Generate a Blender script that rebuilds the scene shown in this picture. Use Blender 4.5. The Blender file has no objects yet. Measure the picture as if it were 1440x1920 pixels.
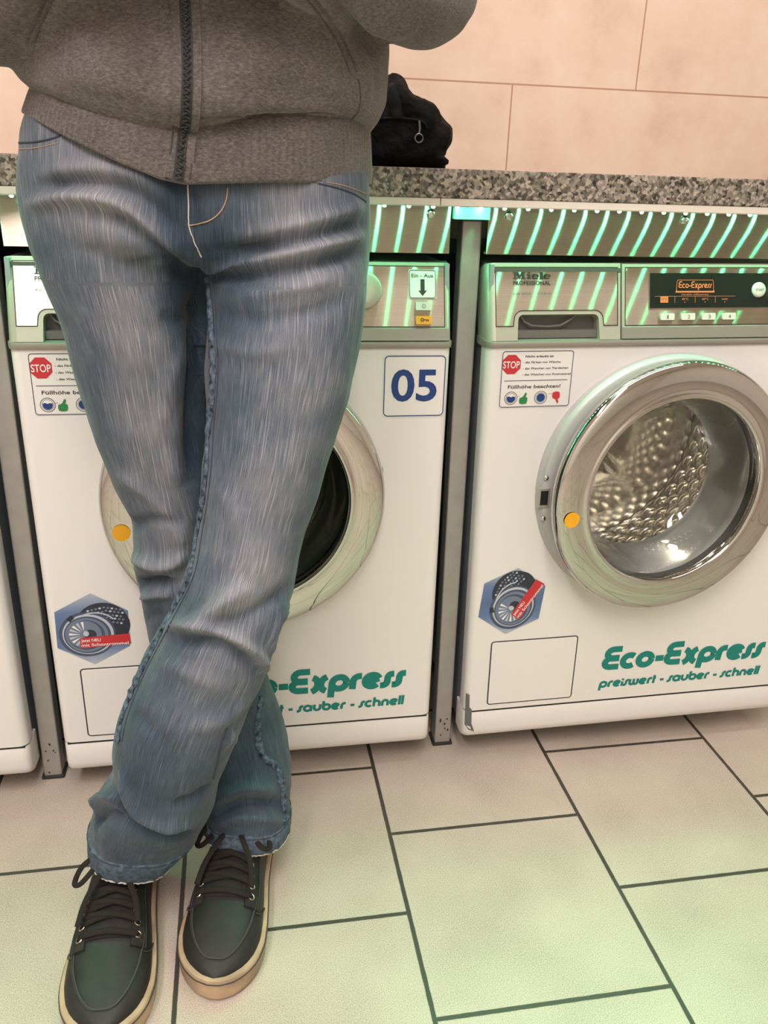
import bpy, bmesh, math, random
import numpy as np
from mathutils import Vector, Matrix
from mathutils.bvhtree import BVHTree

random.seed(7)
rng = np.random.default_rng(7)
SC = bpy.context.scene
COL = SC.collection

# ------------------------------------------------------------------ camera
F_PX = 1545.34
CAM = Vector((0.2946, -1.1433, 0.9341))
RIGHT = Vector((0.98515808, -0.16931454, 0.02821586))
FWD = Vector((0.16772774, 0.91461752, -0.36788884))
UP = Vector((0.03648221, 0.36716125, 0.92944159))
cam_data = bpy.data.cameras.new('camera')
cam_data.sensor_fit = 'HORIZONTAL'
cam_data.sensor_width = 36.0
cam_data.lens = F_PX / 1440 * 36.0
cam_data.clip_start = 0.02
cam = bpy.data.objects.new('camera', cam_data)
COL.objects.link(cam)
M4 = Matrix.Identity(4)
for i in range(3):
    M4[i][0] = RIGHT[i]; M4[i][1] = UP[i]; M4[i][2] = -FWD[i]; M4[i][3] = CAM[i]
cam.matrix_world = M4
SC.camera = cam

# ------------------------------------------------------------------ light, exposure
SC.view_settings.view_transform = 'Standard'
SC.view_settings.look = 'None'
SC.view_settings.gamma = 1.0
SC.view_settings.use_curve_mapping = False
SC.view_settings.exposure = 0.0
SC.cycles.use_denoising = True
SC.cycles.max_bounces = 10
SC.cycles.transparent_max_bounces = 12
SC.cycles.caustics_reflective = False
SC.cycles.caustics_refractive = False

world = bpy.data.worlds.new('world')
SC.world = world
world.use_nodes = True
world.node_tree.nodes['Background'].inputs[0].default_value = (0.9, 0.85, 0.8, 1)
world.node_tree.nodes['Background'].inputs[1].default_value = 0.15

def area_light(name, loc, size, power, color, aim=(0, 0, -1)):
    l = bpy.data.lights.new(name, 'AREA')
    l.shape = 'RECTANGLE'; l.size = size[0]; l.size_y = size[1]
    l.energy = power; l.color = color
    o = bpy.data.objects.new(name, l)
    COL.objects.link(o)
    o.location = loc
    o.rotation_euler = Vector(aim).to_track_quat('-Z', 'Y').to_euler()
    return o
# ceiling fluorescents: (x, y, length along x, length along y, power, colour)
LAMPS = [(-0.5, -1.75, 0.3, 1.6, 46, (1.0, 0.91, 0.90)),
         (0.35, -1.75, 0.3, 1.6, 32, (1.0, 0.93, 0.89)),
         (0.35, -3.3, 0.3, 1.2, 26, (0.98, 0.98, 0.90)),
         (0.8, -0.42, 2.4, 0.25, 24, (1.0, 0.93, 0.88))]  # extra lamp, added to brighten the back wall
CEIL = 2.75
for q, (lx, ly, sx, sy, pw, lc) in enumerate(LAMPS):
    area_light('lamp_light', (lx, ly, CEIL - 0.075), (sx, sy), pw, lc)

# ------------------------------------------------------------------ helpers
def pt(px, py, Y):
    """world point on the vertical plane y = Y seen at photo pixel (px, py)"""
    d = RIGHT * ((px - 720) / F_PX) + FWD + UP * ((960 - py) / F_PX)
    return CAM + d * ((Y - CAM.y) / d.y)

def ray(px, py):
    return (RIGHT * ((px - 720) / F_PX) + FWD + UP * ((960 - py) / F_PX)).normalized()

def hit(bvh, px, py):
    r = bvh.ray_cast(CAM, ray(px, py))
    return (r[0], r[1]) if r[0] is not None else (None, None)

class MB:
    def __init__(s):
        s.v = []; s.f = []; s.m = []
    def add(s, vs, fs, mi=0):
        b = len(s.v)
        s.v.extend([tuple(v) for v in vs])
        s.f.extend([tuple(b + i for i in f) for f in fs])
        s.m.extend([mi] * len(fs))
        return s
    def box(s, x0, x1, y0, y1, z0, z1, mi=0):
        return s.add([(x0,y0,z0),(x1,y0,z0),(x1,y1,z0),(x0,y1,z0),(x0,y0,z1),(x1,y0,z1),(x1,y1,z1),(x0,y1,z1)],
                     [(0,3,2,1),(4,5,6,7),(0,1,5,4),(1,2,6,5),(2,3,7,6),(3,0,4,7)], mi)
    def loft(s, rings, closed=True, cap0=True, cap1=True, mi=0):
        n = len(rings[0]); vs = [p for r in rings for p in r]; fs = []
        for i in range(len(rings) - 1):
            for j in range(n if closed else n - 1):
                k = (j + 1) % n
                fs.append((i*n+j, i*n+k, (i+1)*n+k, (i+1)*n+j))
        if cap0: fs.append(tuple(range(n - 1, -1, -1)))
        if cap1: fs.append(tuple((len(rings)-1)*n + j for j in range(n)))
        return s.add(vs, fs, mi)
    def tube(s, pts, r, seg=8, flat=1.0, mi=0, up=None, closed=False):
        pts = [Vector(p) for p in pts]; rings = []; N = len(pts)
        prev = None
        for i, p in enumerate(pts):
            if closed: t = pts[(i+1) % N] - pts[i-1]
            else: t = pts[min(i+1, N-1)] - pts[max(i-1, 0)]
            t.normalize()
            u = Vector(up[i]) if isinstance(up, list) else (Vector(up) if up is not None else (prev if prev else Vector((0.1, 0.2, 1))))
            a = t.cross(u)
            if a.length < 1e-5: a = t.cross(Vector((1, 0, 0)))
            a.normalize(); b = a.cross(t).normalized(); prev = b
            rr = r[i] if isinstance(r, (list, tuple)) else r
            rings.append([p + a * (math.cos(q) * rr) + b * (math.sin(q) * rr * flat) for q in [2*math.pi*k/seg for k in range(seg)]])
        if closed:
            rings.append(rings[0])
            return s.loft(rings, True, False, False, mi)
        return s.loft(rings, True, True, True, mi)
    def lathe(s, prof, c, seg=64, mi=0, a0=0.0, a1=2*math.pi):
        """prof: (r, y) pairs turned about the y axis through c = (x, z)"""
        full = abs(a1 - a0 - 2*math.pi) < 1e-6
        n = seg if full else seg + 1
        rings = [[(c[0] + r*math.cos(a0 + (a1-a0)*k/seg), y, c[1] + r*math.sin(a0 + (a1-a0)*k/seg)) for k in range(n)] for r, y in prof]
        return s.loft(rings, full, False, False, mi)
    def disc(s, c, r, y, seg=32, mi=0, rz=None):
        vs = [(c[0] + r*math.cos(2*math.pi*k/seg), y, c[1] + (rz or r)*math.sin(2*math.pi*k/seg)) for k in range(seg)]
        return s.add(vs, [tuple(range(seg))], mi)
    def poly(s, pts, mi=0):
        return s.add(pts, [tuple(range(len(pts)))], mi)
    def ribbon(s, pts2, w, f, mi=0, closed=False):
        """flat stroke of width w along 2D points, f maps (x, y) to 3D"""
        P = [Vector((p[0], p[1])) for p in pts2]; n = len(P); L = []; R = []
        for i in range(n):
            if closed: a, b = P[i-1], P[(i+1) % n]
            else: a, b = P[max(i-1, 0)], P[min(i+1, n-1)]
            d1 = (P[i]-a); d2 = (b-P[i])
            t = Vector((0, 0))
            if d1.length > 1e-9: t += d1.normalized()
            if d2.length > 1e-9: t += d2.normalized()
            if t.length < 1e-6: t = Vector((1, 0))
            t.normalize(); nn = Vector((-t.y, t.x))
            k = 1.0
            if d1.length > 1e-9 and d2.length > 1e-9:
                c = max(0.5, nn.dot(Vector((-d1.y, d1.x)).normalized())); k = 1 / c
            L.append(P[i] + nn*w/2*k); R.append(P[i] - nn*w/2*k)
        vs = [f(*p) for p in L] + [f(*p) for p in R]; fs = []
        for i in range(n if closed else n - 1):
            k = (i+1) % n
            fs.append((i, n+i, n+k, k))
        return s.add(vs, fs, mi)
    def build(s, name, mats, parent=None, smooth=40, bevel=0, seg=2, clean=False, fixn=False):
        me = bpy.data.meshes.new(name)
        me.from_pydata(s.v, [], s.f)
        if not isinstance(mats, (list, tuple)): mats = [mats]
        for m in mats: me.materials.append(m)
        me.polygons.foreach_set('material_index', s.m)
        if clean or fixn:
            bm = bmesh.new(); bm.from_mesh(me)
            if clean: bmesh.ops.remove_doubles(bm, verts=bm.verts, dist=1e-6)
            bmesh.ops.recalc_face_normals(bm, faces=bm.faces)
            bm.to_mesh(me); bm.free()
        if smooth:
            me.shade_smooth()
            me.set_sharp_from_angle(angle=math.radians(smooth))
        o = bpy.data.objects.new(name, me)
        COL.objects.link(o)
        if parent: o.parent = parent
        if bevel:
            b = o.modifiers.new('bevel', 'BEVEL'); b.width = bevel; b.segments = seg
            b.limit_method = 'ANGLE'; b.angle_limit = math.radians(35); b.harden_normals = False
        me.update()
        return o

def empty(name, loc=(0, 0, 0), rot=(0, 0, 0), parent=None):
    o = bpy.data.objects.new(name, None)
    o.empty_display_size = 0.05
    COL.objects.link(o); o.location = loc; o.rotation_euler = rot
    if parent: o.parent = parent
    return o

def tag(o, label=None, cat=None, group=None, kind=None):
    if label: o['label'] = label
    if cat: o['category'] = cat
    if group: o['group'] = group
    if kind: o['kind'] = kind
    return o

def arc(cx, cy, r, a0, a1, n=10, ry=None):
    return [(cx + r*math.cos(math.radians(a0 + (a1-a0)*i/n)), cy + (ry or r)*math.sin(math.radians(a0 + (a1-a0)*i/n))) for i in range(n+1)]

def rrect(x0, x1, z0, z1, r, n=5):
    return arc(x1-r, z1-r, r, 0, 90, n) + arc(x0+r, z1-r, r, 90, 180, n) + arc(x0+r, z0+r, r, 180, 270, n) + arc(x1-r, z0+r, r, 270, 360, n)

# lettering from the built-in sans font, as flat tessellated outlines: list of (verts2d, faces)
_tc = {}
def font_outline(text, bold=0.0, spacing=1.0):
    key = (text, bold, spacing)
    if key not in _tc:
        cu = bpy.data.curves.new('lettering', 'FONT')
        cu.body = text; cu.size = 1.0; cu.offset = bold; cu.space_character = spacing; cu.resolution_u = 4
        o = bpy.data.objects.new('lettering', cu)
        COL.objects.link(o)
        dg = bpy.context.evaluated_depsgraph_get()
        me = o.evaluated_get(dg).to_mesh()
        vs = [(v.co.x, v.co.y) for v in me.vertices]; fs = [tuple(p.vertices) for p in me.polygons]
        o.evaluated_get(dg).to_mesh_clear()
        bpy.data.objects.remove(o); bpy.data.curves.remove(cu)
        _tc[key] = (vs, fs)
    return _tc[key]

def put_text(mb, text, x0, x1, base, height, f, bold=0.0, mi=0, spacing=1.0, slant=0.0):
    """text from x0 to x1 on baseline base; height = height of a capital; f maps (x, y) to 3D"""
    vs, fs = font_outline(text, bold, spacing)
    xs = [v[0] for v in vs]; a, b = min(xs), max(xs)
    sx = (x1-x0)/(b-a); sy = height/0.727
    mb.add([f(x0 + (x-a)*sx + slant*y*sy, base + y*sy) for x, y in vs], fs, mi)

# ------------------------------------------------------------------ materials
def newmat(name):
    m = bpy.data.materials.new(name); m.use_nodes = True
    nt = m.node_tree
    return m, nt, nt.nodes['Principled BSDF']

def P(name, col, rough=0.5, metal=0.0, spec=0.5, coat=0.0, emit=None, es=0.0, bump=None, var=None):
    m, nt, b = newmat(name)
    b.inputs['Base Color'].default_value = (*col, 1); b.inputs['Roughness'].default_value = rough
    b.inputs['Metallic'].default_value = metal; b.inputs['Specular IOR Level'].default_value = spec
    b.inputs['Coat Weight'].default_value = coat
    if emit:
        b.inputs['Emission Color'].default_value = (*emit, 1); b.inputs['Emission Strength'].default_value = es
    if bump or var:
        tc = nt.nodes.new('ShaderNodeTexCoord')
    if var:   # (scale, amount): mottled colour
        n = nt.nodes.new('ShaderNodeTexNoise'); n.inputs['Scale'].default_value = var[0]; n.inputs['Detail'].default_value = 6
        nt.links.new(tc.outputs['Object'], n.inputs['Vector'])
        mp = nt.nodes.new('ShaderNodeMapRange'); mp.inputs['From Min'].default_value = 0.3; mp.inputs['From Max'].default_value = 0.7
        mp.inputs['To Min'].default_value = 1 - var[1]; mp.inputs['To Max'].default_value = 1 + var[1]
        nt.links.new(n.outputs['Fac'], mp.inputs['Value'])
        mx = nt.nodes.new('ShaderNodeVectorMath'); mx.operation = 'SCALE'
        mx.inputs[0].default_value = col
        nt.links.new(mp.outputs[0], mx.inputs['Scale']); nt.links.new(mx.outputs[0], b.inputs['Base Color'])
    if bump:  # (scale, strength, distance)
        n2 = nt.nodes.new('ShaderNodeTexNoise'); n2.inputs['Scale'].default_value = bump[0]; n2.inputs['Detail'].default_value = 3
        nt.links.new(tc.outputs['Object'], n2.inputs['Vector'])
        bp = nt.nodes.new('ShaderNodeBump'); bp.inputs['Strength'].default_value = bump[1]; bp.inputs['Distance'].default_value = bump[2]
        nt.links.new(n2.outputs['Fac'], bp.inputs['Height']); nt.links.new(bp.outputs[0], b.inputs['Normal'])
    return m

def ramp(nt, stops, interp='LINEAR'):
    r = nt.nodes.new('ShaderNodeValToRGB'); r.color_ramp.interpolation = interp
    e = r.color_ramp.elements
    while len(e) < len(stops): e.new(0.5)
    for k, (p, c) in enumerate(stops):
        e[k].position = p; e[k].color = (*c, 1)
    return r

def math_node(nt, op, a, b=None, c=None):
    n = nt.nodes.new('ShaderNodeMath'); n.operation = op
    for i, x in enumerate((a, b, c)):
        if x is None: continue
        if isinstance(x, (int, float)): n.inputs[i].default_value = x
        else: nt.links.new(x, n.inputs[i])
    return n.outputs[0]

def brushed(name, col, rough=0.29, aniso=0.87, rot=0.0):
    """aluminium brushed along x: highlights spread up and down"""
    m, nt, b = newmat(name)
    nt.nodes.remove(b)
    b = nt.nodes.new('ShaderNodeBsdfAnisotropic')
    nt.links.new(b.outputs[0], nt.nodes['Material Output'].inputs['Surface'])
    b.inputs['Roughness'].default_value = rough; b.inputs['Anisotropy'].default_value = aniso
    tan = nt.nodes.new('ShaderNodeCombineXYZ'); tan.inputs[0].default_value = 1.0
    nt.links.new(tan.outputs[0], b.inputs['Tangent'])
    b.inputs['Rotation'].default_value = rot
    tc = nt.nodes.new('ShaderNodeTexCoord'); mp = nt.nodes.new('ShaderNodeMapping')
    mp.inputs['Scale'].default_value = (6, 900, 900)
    nt.links.new(tc.outputs['Object'], mp.inputs['Vector'])
    n = nt.nodes.new('ShaderNodeTexNoise'); n.inputs['Scale'].default_value = 1.0; n.inputs['Detail'].default_value = 3
    nt.links.new(mp.outputs[0], n.inputs['Vector'])
    r = ramp(nt, [(0.3, tuple(c*0.9 for c in col)), (0.7, tuple(min(1, c*1.06) for c in col))])
    nt.links.new(n.outputs['Fac'], r.inputs[0]); nt.links.new(r.outputs[0], b.inputs['Color'])
    return m

white = P('white_enamel', (0.80, 0.765, 0.742), 0.32, coat=0.15)
white_plastic = P('white_plastic', (0.78, 0.74, 0.72), 0.42)
side_grey = P('side_steel', (0.34, 0.37, 0.41), 0.4, metal=0.3)
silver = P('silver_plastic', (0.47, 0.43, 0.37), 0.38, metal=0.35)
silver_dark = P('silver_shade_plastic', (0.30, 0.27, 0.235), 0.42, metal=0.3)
plate = brushed('brushed_plate', (0.74, 0.655, 0.56))
panel_metal = brushed('brushed_panel', (0.50, 0.435, 0.365))
post_metal = P('painted_post_steel', (0.37, 0.35, 0.325), 0.45, metal=0.4, var=(30, 0.08))
chrome = P('polished_chrome', (0.57, 0.55, 0.53), 0.035, metal=1.0)
steel = P('drum_steel', (0.76, 0.73, 0.68), 0.16, metal=1.0)
black = P('black_plastic', (0.012, 0.012, 0.013), 0.45)
rubber = P('black_rubber', (0.02, 0.02, 0.02), 0.7)
gap_black = P('painted_groove_shadow', (0.02, 0.022, 0.02), 0.8)  # dark strips painted as the shade in grooves and gaps
display_glass = P('display_glass', (0.012, 0.016, 0.014), 0.12)
amber = P('amber_display_light', (0.1, 0.03, 0.0), 0.5, emit=(1.0, 0.32, 0.10), es=0.75)
print_black = P('black_print', (0.02, 0.02, 0.022), 0.5)
print_grey = P('grey_print', (0.16, 0.15, 0.14), 0.5)
print_blue = P('blue_print', (0.008, 0.042, 0.20), 0.45)
print_navy = P('navy_print', (0.03, 0.035, 0.10), 0.45)
print_teal = P('teal_print', (0.0, 0.21, 0.18), 0.45)
print_red = P('red_print', (0.55, 0.03, 0.04), 0.45)
print_green = P('green_print', (0.02, 0.22, 0.06), 0.45)
print_white = P('white_print', (0.85, 0.82, 0.80), 0.45)
sticker_white = P('sticker_white', (0.80, 0.77, 0.75), 0.35)
yellow = P('yellow_sticker', (0.85, 0.40, 0.01), 0.5)
orange_button = P('orange_button', (0.75, 0.33, 0.02), 0.4)
button_grey = P('grey_button', (0.62, 0.60, 0.55), 0.4)

def glass_mat():
    m, nt, b = newmat('door_glass')
    nt.nodes.remove(b)
    out = nt.nodes['Material Output']
    tr = nt.nodes.new('ShaderNodeBsdfTransparent'); tr.inputs[0].default_value = (0.90, 0.91, 0.90, 1)
    gl = nt.nodes.new('ShaderNodeBsdfGlossy'); gl.inputs['Roughness'].default_value = 0.02
    fr = nt.nodes.new('ShaderNodeFresnel'); fr.inputs['IOR'].default_value = 1.5
    fac = math_node(nt, 'MULTIPLY_ADD', fr.outputs[0], 1.4, 0.02)
    mx = nt.nodes.new('ShaderNodeMixShader')
    nt.links.new(fac, mx.inputs[0]); nt.links.new(tr.outputs[0], mx.inputs[1]); nt.links.new(gl.outputs[0], mx.inputs[2])
    nt.links.new(mx.outputs[0], out.inputs['Surface'])
    return m
glass = glass_mat()

def granite_mat():
    m, nt, b = newmat('speckled_granite')
    tc = nt.nodes.new('ShaderNodeTexCoord')
    v = nt.nodes.new('ShaderNodeTexVoronoi'); v.inputs['Scale'].default_value = 250
    nt.links.new(tc.outputs['Object'], v.inputs['Vector'])
    sep = nt.nodes.new('ShaderNodeSeparateColor'); nt.links.new(v.outputs['Color'], sep.inputs[0])
    n = nt.nodes.new('ShaderNodeTexNoise'); n.inputs['Scale'].default_value = 120; n.inputs['Detail'].default_value = 4
    nt.links.new(tc.outputs['Object'], n.inputs['Vector'])
    s = math_node(nt, 'MULTIPLY_ADD', sep.outputs[0], 0.55, math_node(nt, 'MULTIPLY', n.outputs['Fac'], 0.5))
    r = ramp(nt, [(0.22, (0.022, 0.020, 0.017)), (0.37, (0.10, 0.088, 0.072)), (0.50, (0.18, 0.158, 0.130)), (0.66, (0.30, 0.26, 0.215)), (0.84, (0.48, 0.395, 0.34))])
    nt.links.new(s, r.inputs[0]); nt.links.new(r.outputs[0], b.inputs['Base Color'])
    b.inputs['Roughness'].default_value = 0.22
    return m
granite = granite_mat()

def floor_mat():
    m, nt, b = newmat('floor_tiles')
    tc = nt.nodes.new('ShaderNodeTexCoord'); sp = nt.nodes.new('ShaderNodeSeparateXYZ')
    nt.links.new(tc.outputs['Object'], sp.inputs[0])
    S = 0.3094
    u = math_node(nt, 'DIVIDE', math_node(nt, 'SUBTRACT', sp.outputs[0], 0.4994), S)
    col = math_node(nt, 'FLOOR', u)
    par = math_node(nt, 'MULTIPLY', math_node(nt, 'MODULO', math_node(nt, 'ADD', col, 100), 2), 0.4855)
    v = math_node(nt, 'ADD', math_node(nt, 'DIVIDE', math_node(nt, 'ADD', sp.outputs[1], 0.1593), S), par)
    def edge(x):   # distance to the nearest joint, in metres
        fr = math_node(nt, 'FRACT', math_node(nt, 'ADD', x, 100))
        return math_node(nt, 'MULTIPLY', math_node(nt, 'MINIMUM', fr, math_node(nt, 'SUBTRACT', 1.0, fr)), S)
    d = math_node(nt, 'MINIMUM', edge(u), edge(v))
    wob = nt.nodes.new('ShaderNodeTexNoise'); wob.inputs['Scale'].default_value = 60
    nt.links.new(tc.outputs['Object'], wob.inputs['Vector'])
    d = math_node(nt, 'ADD', d, math_node(nt, 'MULTIPLY', math_node(nt, 'SUBTRACT', wob.outputs['Fac'], 0.5), 0.0012))
    mask = nt.nodes.new('ShaderNodeMapRange'); mask.inputs['From Min'].default_value = 0.0026; mask.inputs['From Max'].default_value = 0.0036
    nt.links.new(d, mask.inputs['Value'])
    n1 = nt.nodes.new('ShaderNodeTexNoise'); n1.inputs['Scale'].default_value = 650; n1.inputs['Detail'].default_value = 3
    nt.links.new(tc.outputs['Object'], n1.inputs['Vector'])
    n2 = nt.nodes.new('ShaderNodeTexNoise'); n2.inputs['Scale'].default_value = 7; n2.inputs['Detail'].default_value = 4
    nt.links.new(tc.outputs['Object'], n2.inputs['Vector'])
    f = math_node(nt, 'MULTIPLY_ADD', n1.outputs['Fac'], 0.75, math_node(nt, 'MULTIPLY', n2.outputs['Fac'], 0.25))
    r = ramp(nt, [(0.28, (0.25, 0.205, 0.170)), (0.45, (0.44, 0.365, 0.305)), (0.58, (0.545, 0.46, 0.39)), (0.75, (0.65, 0.555, 0.475))])
    nt.links.new(f, r.inputs[0])
    mx = nt.nodes.new('ShaderNodeMix'); mx.data_type = 'RGBA'
    nt.links.new(mask.outputs[0], mx.inputs[0]); mx.inputs[6].default_value = (0.055, 0.048, 0.04, 1)
    nt.links.new(r.outputs[0], mx.inputs[7]); nt.links.new(mx.outputs[2], b.inputs['Base Color'])
    b.inputs['Roughness'].default_value = 0.42; b.inputs['Specular IOR Level'].default_value = 0.35
    bp = nt.nodes.new('ShaderNodeBump'); bp.inputs['Strength'].default_value = 0.3; bp.inputs['Distance'].default_value = 0.0008
    h = math_node(nt, 'ADD', mask.outputs[0], math_node(nt, 'MULTIPLY', n1.outputs['Fac'], 0.3))
    nt.links.new(h, bp.inputs['Height']); nt.links.new(bp.outputs[0], b.inputs['Normal'])
    return m

def wall_tile_mat():
    m, nt, b = newmat('peach_wall_tiles')
    tc = nt.nodes.new('ShaderNodeTexCoord'); sp = nt.nodes.new('ShaderNodeSeparateXYZ')
    nt.links.new(tc.outputs['Object'], sp.inputs[0])
    Wt, Ht = 0.62, 0.31
    w = math_node(nt, 'DIVIDE', math_node(nt, 'SUBTRACT', sp.outputs[2], 1.1375), Ht)
    row = math_node(nt, 'FLOOR', w)
    par = math_node(nt, 'MULTIPLY', math_node(nt, 'MODULO', math_node(nt, 'ADD', row, 100), 2), 0.273)
    # the even row above the joint has its joint at x = 1.149, the row below at x = 0.876
    u = math_node(nt, 'DIVIDE', math_node(nt, 'ADD', math_node(nt, 'SUBTRACT', sp.outputs[0], 1.149), par), Wt)
    def edge(x, S):
        fr = math_node(nt, 'FRACT', math_node(nt, 'ADD', x, 100))
        return math_node(nt, 'MULTIPLY', math_node(nt, 'MINIMUM', fr, math_node(nt, 'SUBTRACT', 1.0, fr)), S)
    d = math_node(nt, 'MINIMUM', edge(u, Wt), edge(w, Ht))
    mask = nt.nodes.new('ShaderNodeMapRange'); mask.inputs['From Min'].default_value = 0.0009; mask.inputs['From Max'].default_value = 0.0022
    nt.links.new(d, mask.inputs['Value'])
    n = nt.nodes.new('ShaderNodeTexNoise'); n.inputs['Scale'].default_value = 9; n.inputs['Detail'].default_value = 9; n.inputs['Roughness'].default_value = 0.62
    nt.links.new(tc.outputs['Object'], n.inputs['Vector'])
    r = ramp(nt, [(0.28, (0.74, 0.53, 0.41)), (0.46, (0.83, 0.62, 0.49)), (0.58, (0.86, 0.66, 0.53)), (0.75, (0.90, 0.72, 0.60))])
    nt.links.new(n.outputs['Fac'], r.inputs[0])
    mx = nt.nodes.new('ShaderNodeMix'); mx.data_type = 'RGBA'
    nt.links.new(mask.outputs[0], mx.inputs[0]); mx.inputs[6].default_value = (0.50, 0.28, 0.18, 1)
    nt.links.new(r.outputs[0], mx.inputs[7]); nt.links.new(mx.outputs[2], b.inputs['Base Color'])
    b.inputs['Roughness'].default_value = 0.5
    return m

# ------------------------------------------------------------------ the room
XL, XR, YB, YF = -2.6, 3.6, 0.70, -4.0
plaster = P('cream_plaster', (0.84, 0.80, 0.74), 0.8)
def struct(name, mb, m, label):
    return tag(mb.build(name, m, smooth=0), label, None, None, 'structure')
struct('floor', MB().box(XL-.1, XR+.1, YF-.1, YB+.1, -0.1, 0), floor_mat(), 'beige speckled floor tiles with dark grout')
struct('wall_back', MB().box(XL-.1, XR+.1, YB, YB+.1, 0, CEIL), wall_tile_mat(), 'peach mottled wall tiles behind the counter')
struct('wall_left', MB().box(XL-.1, XL, YF, YB, 0, CEIL), plaster, 'cream wall on the left')
struct('wall_right', MB().box(XR, XR+.1, YF, YB, 0, CEIL), plaster, 'cream wall on the right')
struct('wall_front', MB().box(XL-.1, XR+.1, YF-.1, YF, 0, CEIL), plaster, 'cream wall facing the machines')
struct('ceiling', MB().box(XL-.1, XR+.1, YF-.1, YB+.1, CEIL, CEIL+.1), plaster, 'plain cream ceiling')
# ------------------------------------------------------------------ washing machines
W = 0.595
HC = (0.2985, 0.504)        # centre of the door (x, z)
AL = math.atan2(0.03, 0.106)
def fp(x, s, d=0.0):        # point on the sloping control fascia: s up the slope, d out of it
    return (x, s*math.sin(AL) - d*math.cos(AL), 0.7315 + s*math.cos(AL) + d*math.sin(AL))
def onf(d):                 # mapper for marks lying d in front of the fascia
    return lambda x, s: fp(x, s, d)
def front(y):               # mapper for marks on the white front panel
    return lambda x, z: (x, y, z)

def prism(mb, pts2, f0, f1, mi=0):
    n = len(pts2)
    vs = [f0(*p) for p in pts2] + [f1(*p) for p in pts2]
    fs = [tuple(range(n)), tuple(range(2*n-1, n-1, -1))]
    fs += [(j, n+j, n+(j+1) % n, (j+1) % n) for j in range(n)]
    mb.add(vs, fs, mi)

def slab_serif(mb, f, x0, x1, base, h):
    """the word Miele in heavy slab letters"""
    # unit design: cap height 1, x-height .68
    cnt = [0]; f_ = f
    def f(a, b_):
        v = f_(a, b_); return (v[0], v[1]-1.2e-5*(cnt[0] % 6), v[2])
    def q(pts):
        cnt[0] += 1; mb.poly([f(x0 + p[0]*k, base + p[1]*h) for p in pts])
    k = (x1-x0)/4.45
    def rect(a, b, c, d): q([(a, c), (b, c), (b, d), (a, d)])
    rect(0.0, .55, 0, .14); rect(.0, .50, .86, 1); rect(.16, .34, .1, .9)
    q([(.22, 1), (.62, 1), (.92, .30), (.72, .02)]); q([(.70, .02), (.82, .02), (1.20, 1), (.98, 1), (.70, .25)])
    rect(.95, 1.45, .86, 1); rect(1.02, 1.36, .1, .9); rect(.90, 1.50, 0, .14)
    rect(1.62, 2.18, 0, .13); rect(1.74, 2.06, .1, .68); rect(1.62, 1.9, .56, .68); rect(1.74, 2.06, .80, 1.0)
    def e(cx):
        cnt[0] += 1
        mb.ribbon([(x0+(cx+p[0])*k, base+(p[1])*h) for p in [(-.30, .37), (.36, .37)]], .10*h, f)
        mb.ribbon([(x0+p[0]*k, base+p[1]*h) for p in arc(cx, .345, .36, 5, 315, 20, ry=.275)], .17*h, f)
        mb.ribbon([(x0+p[0]*k, base+p[1]*h) for p in arc(cx-.10, .345, .30, 100, 260, 12, ry=.27)], .22*h, f)
    e(2.68)
    rect(3.12, 3.66, 0, .13); rect(3.22, 3.56, .1, 1.0); rect(3.12, 3.4, .88, 1)
    e(4.08)

# round art-deco stroke letters: centre lines in units of the x-height
def glyphs():
    G = {}
    G['E'] = ([[(1.02, 1.42), (.55, 1.42)] + arc(.52, 1.10, .34, 95, 262, 8, ry=.32) + [(.95, .78)],
               [(.95, .74), (.55, .74)] + arc(.50, .45, .38, 98, 262, 8, ry=.32) + [(1.02, .13)]], 1.08)
    G['c'] = ([arc(.55, .5, .40, 50, 310, 16)], .98)
    G['o'] = ([arc(.55, .5, .40, 0, 360, 22)], 1.12)
    G['-'] = ([[(.08, .5), (.58, .5)]], .68)
    G['x'] = ([arc(.02, .5, .42, 75, -75, 10, ry=.5), arc(1.02, .5, .42, 105, 255, 10, ry=.5)], 1.04)
    G['p'] = ([arc(.58, .5, .40, 0, 360, 22), [(.18, .55), (.18, -.48)]], 1.14)
    G['r'] = ([[(.20, .0), (.20, .5)] + arc(.52, .52, .32, 180, 90, 6, ry=.36) + [(.66, .88)]], .72)
    G['e'] = ([arc(.55, .5, .40, 20, 318, 18), [(.22, .40), (.93, .62)]], 1.08)
    G['s'] = ([[(-.06, .12), (.10, .12)] + arc(.10, .36, .22, -90, 0, 5, ry=.24) + arc(.54, .64, .22, 180, 90, 5, ry=.24) + [(.66, .88)]], .66)
    G['i'] = ([[(.18, 0), (.18, .72)], [(.18, .92), (.18, 1.22)]], .38)
    G['w'] = ([[(.16, 1), (.16, .45)] + arc(.42, .40, .26, 180, 360, 8, ry=.28) + [(.68, 1)], [(.68, .45)] + arc(.94, .40, .26, 180, 360, 8, ry=.28) + [(1.20, 1)]], 1.40)
    G['t'] = ([[(.22, 0), (.22, 1.35)], [(.05, .88), (.48, .88)]], .56)
    G['a'] = ([arc(.55, .5, .40, 0, 360, 22), [(.95, .95), (.95, 0)]], 1.16)
    G['u'] = ([[(.17, 1), (.17, .5)] + arc(.52, .46, .35, 180, 360, 8, ry=.34) + [(.87, 1)]], 1.06)
    G['b'] = ([arc(.58, .5, .40, 0, 360, 22), [(.18, .45), (.18, 1.45)]], 1.12)
    G['h'] = ([[(.17, 0), (.17, 1.45)], [(.17, .5)] + arc(.50, .52, .33, 180, 0, 8, ry=.36) + [(.83, 0)]], 1.02)
    G['n'] = ([[(.17, 0), (.17, .5)] + arc(.50, .52, .33, 180, 0, 8, ry=.36) + [(.83, 0)]], 1.02)
    G['l'] = ([[(.17, 0), (.17, 1.45)]], .37)
    G[' '] = ([], .45)
    return G
GL = glyphs()
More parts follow.
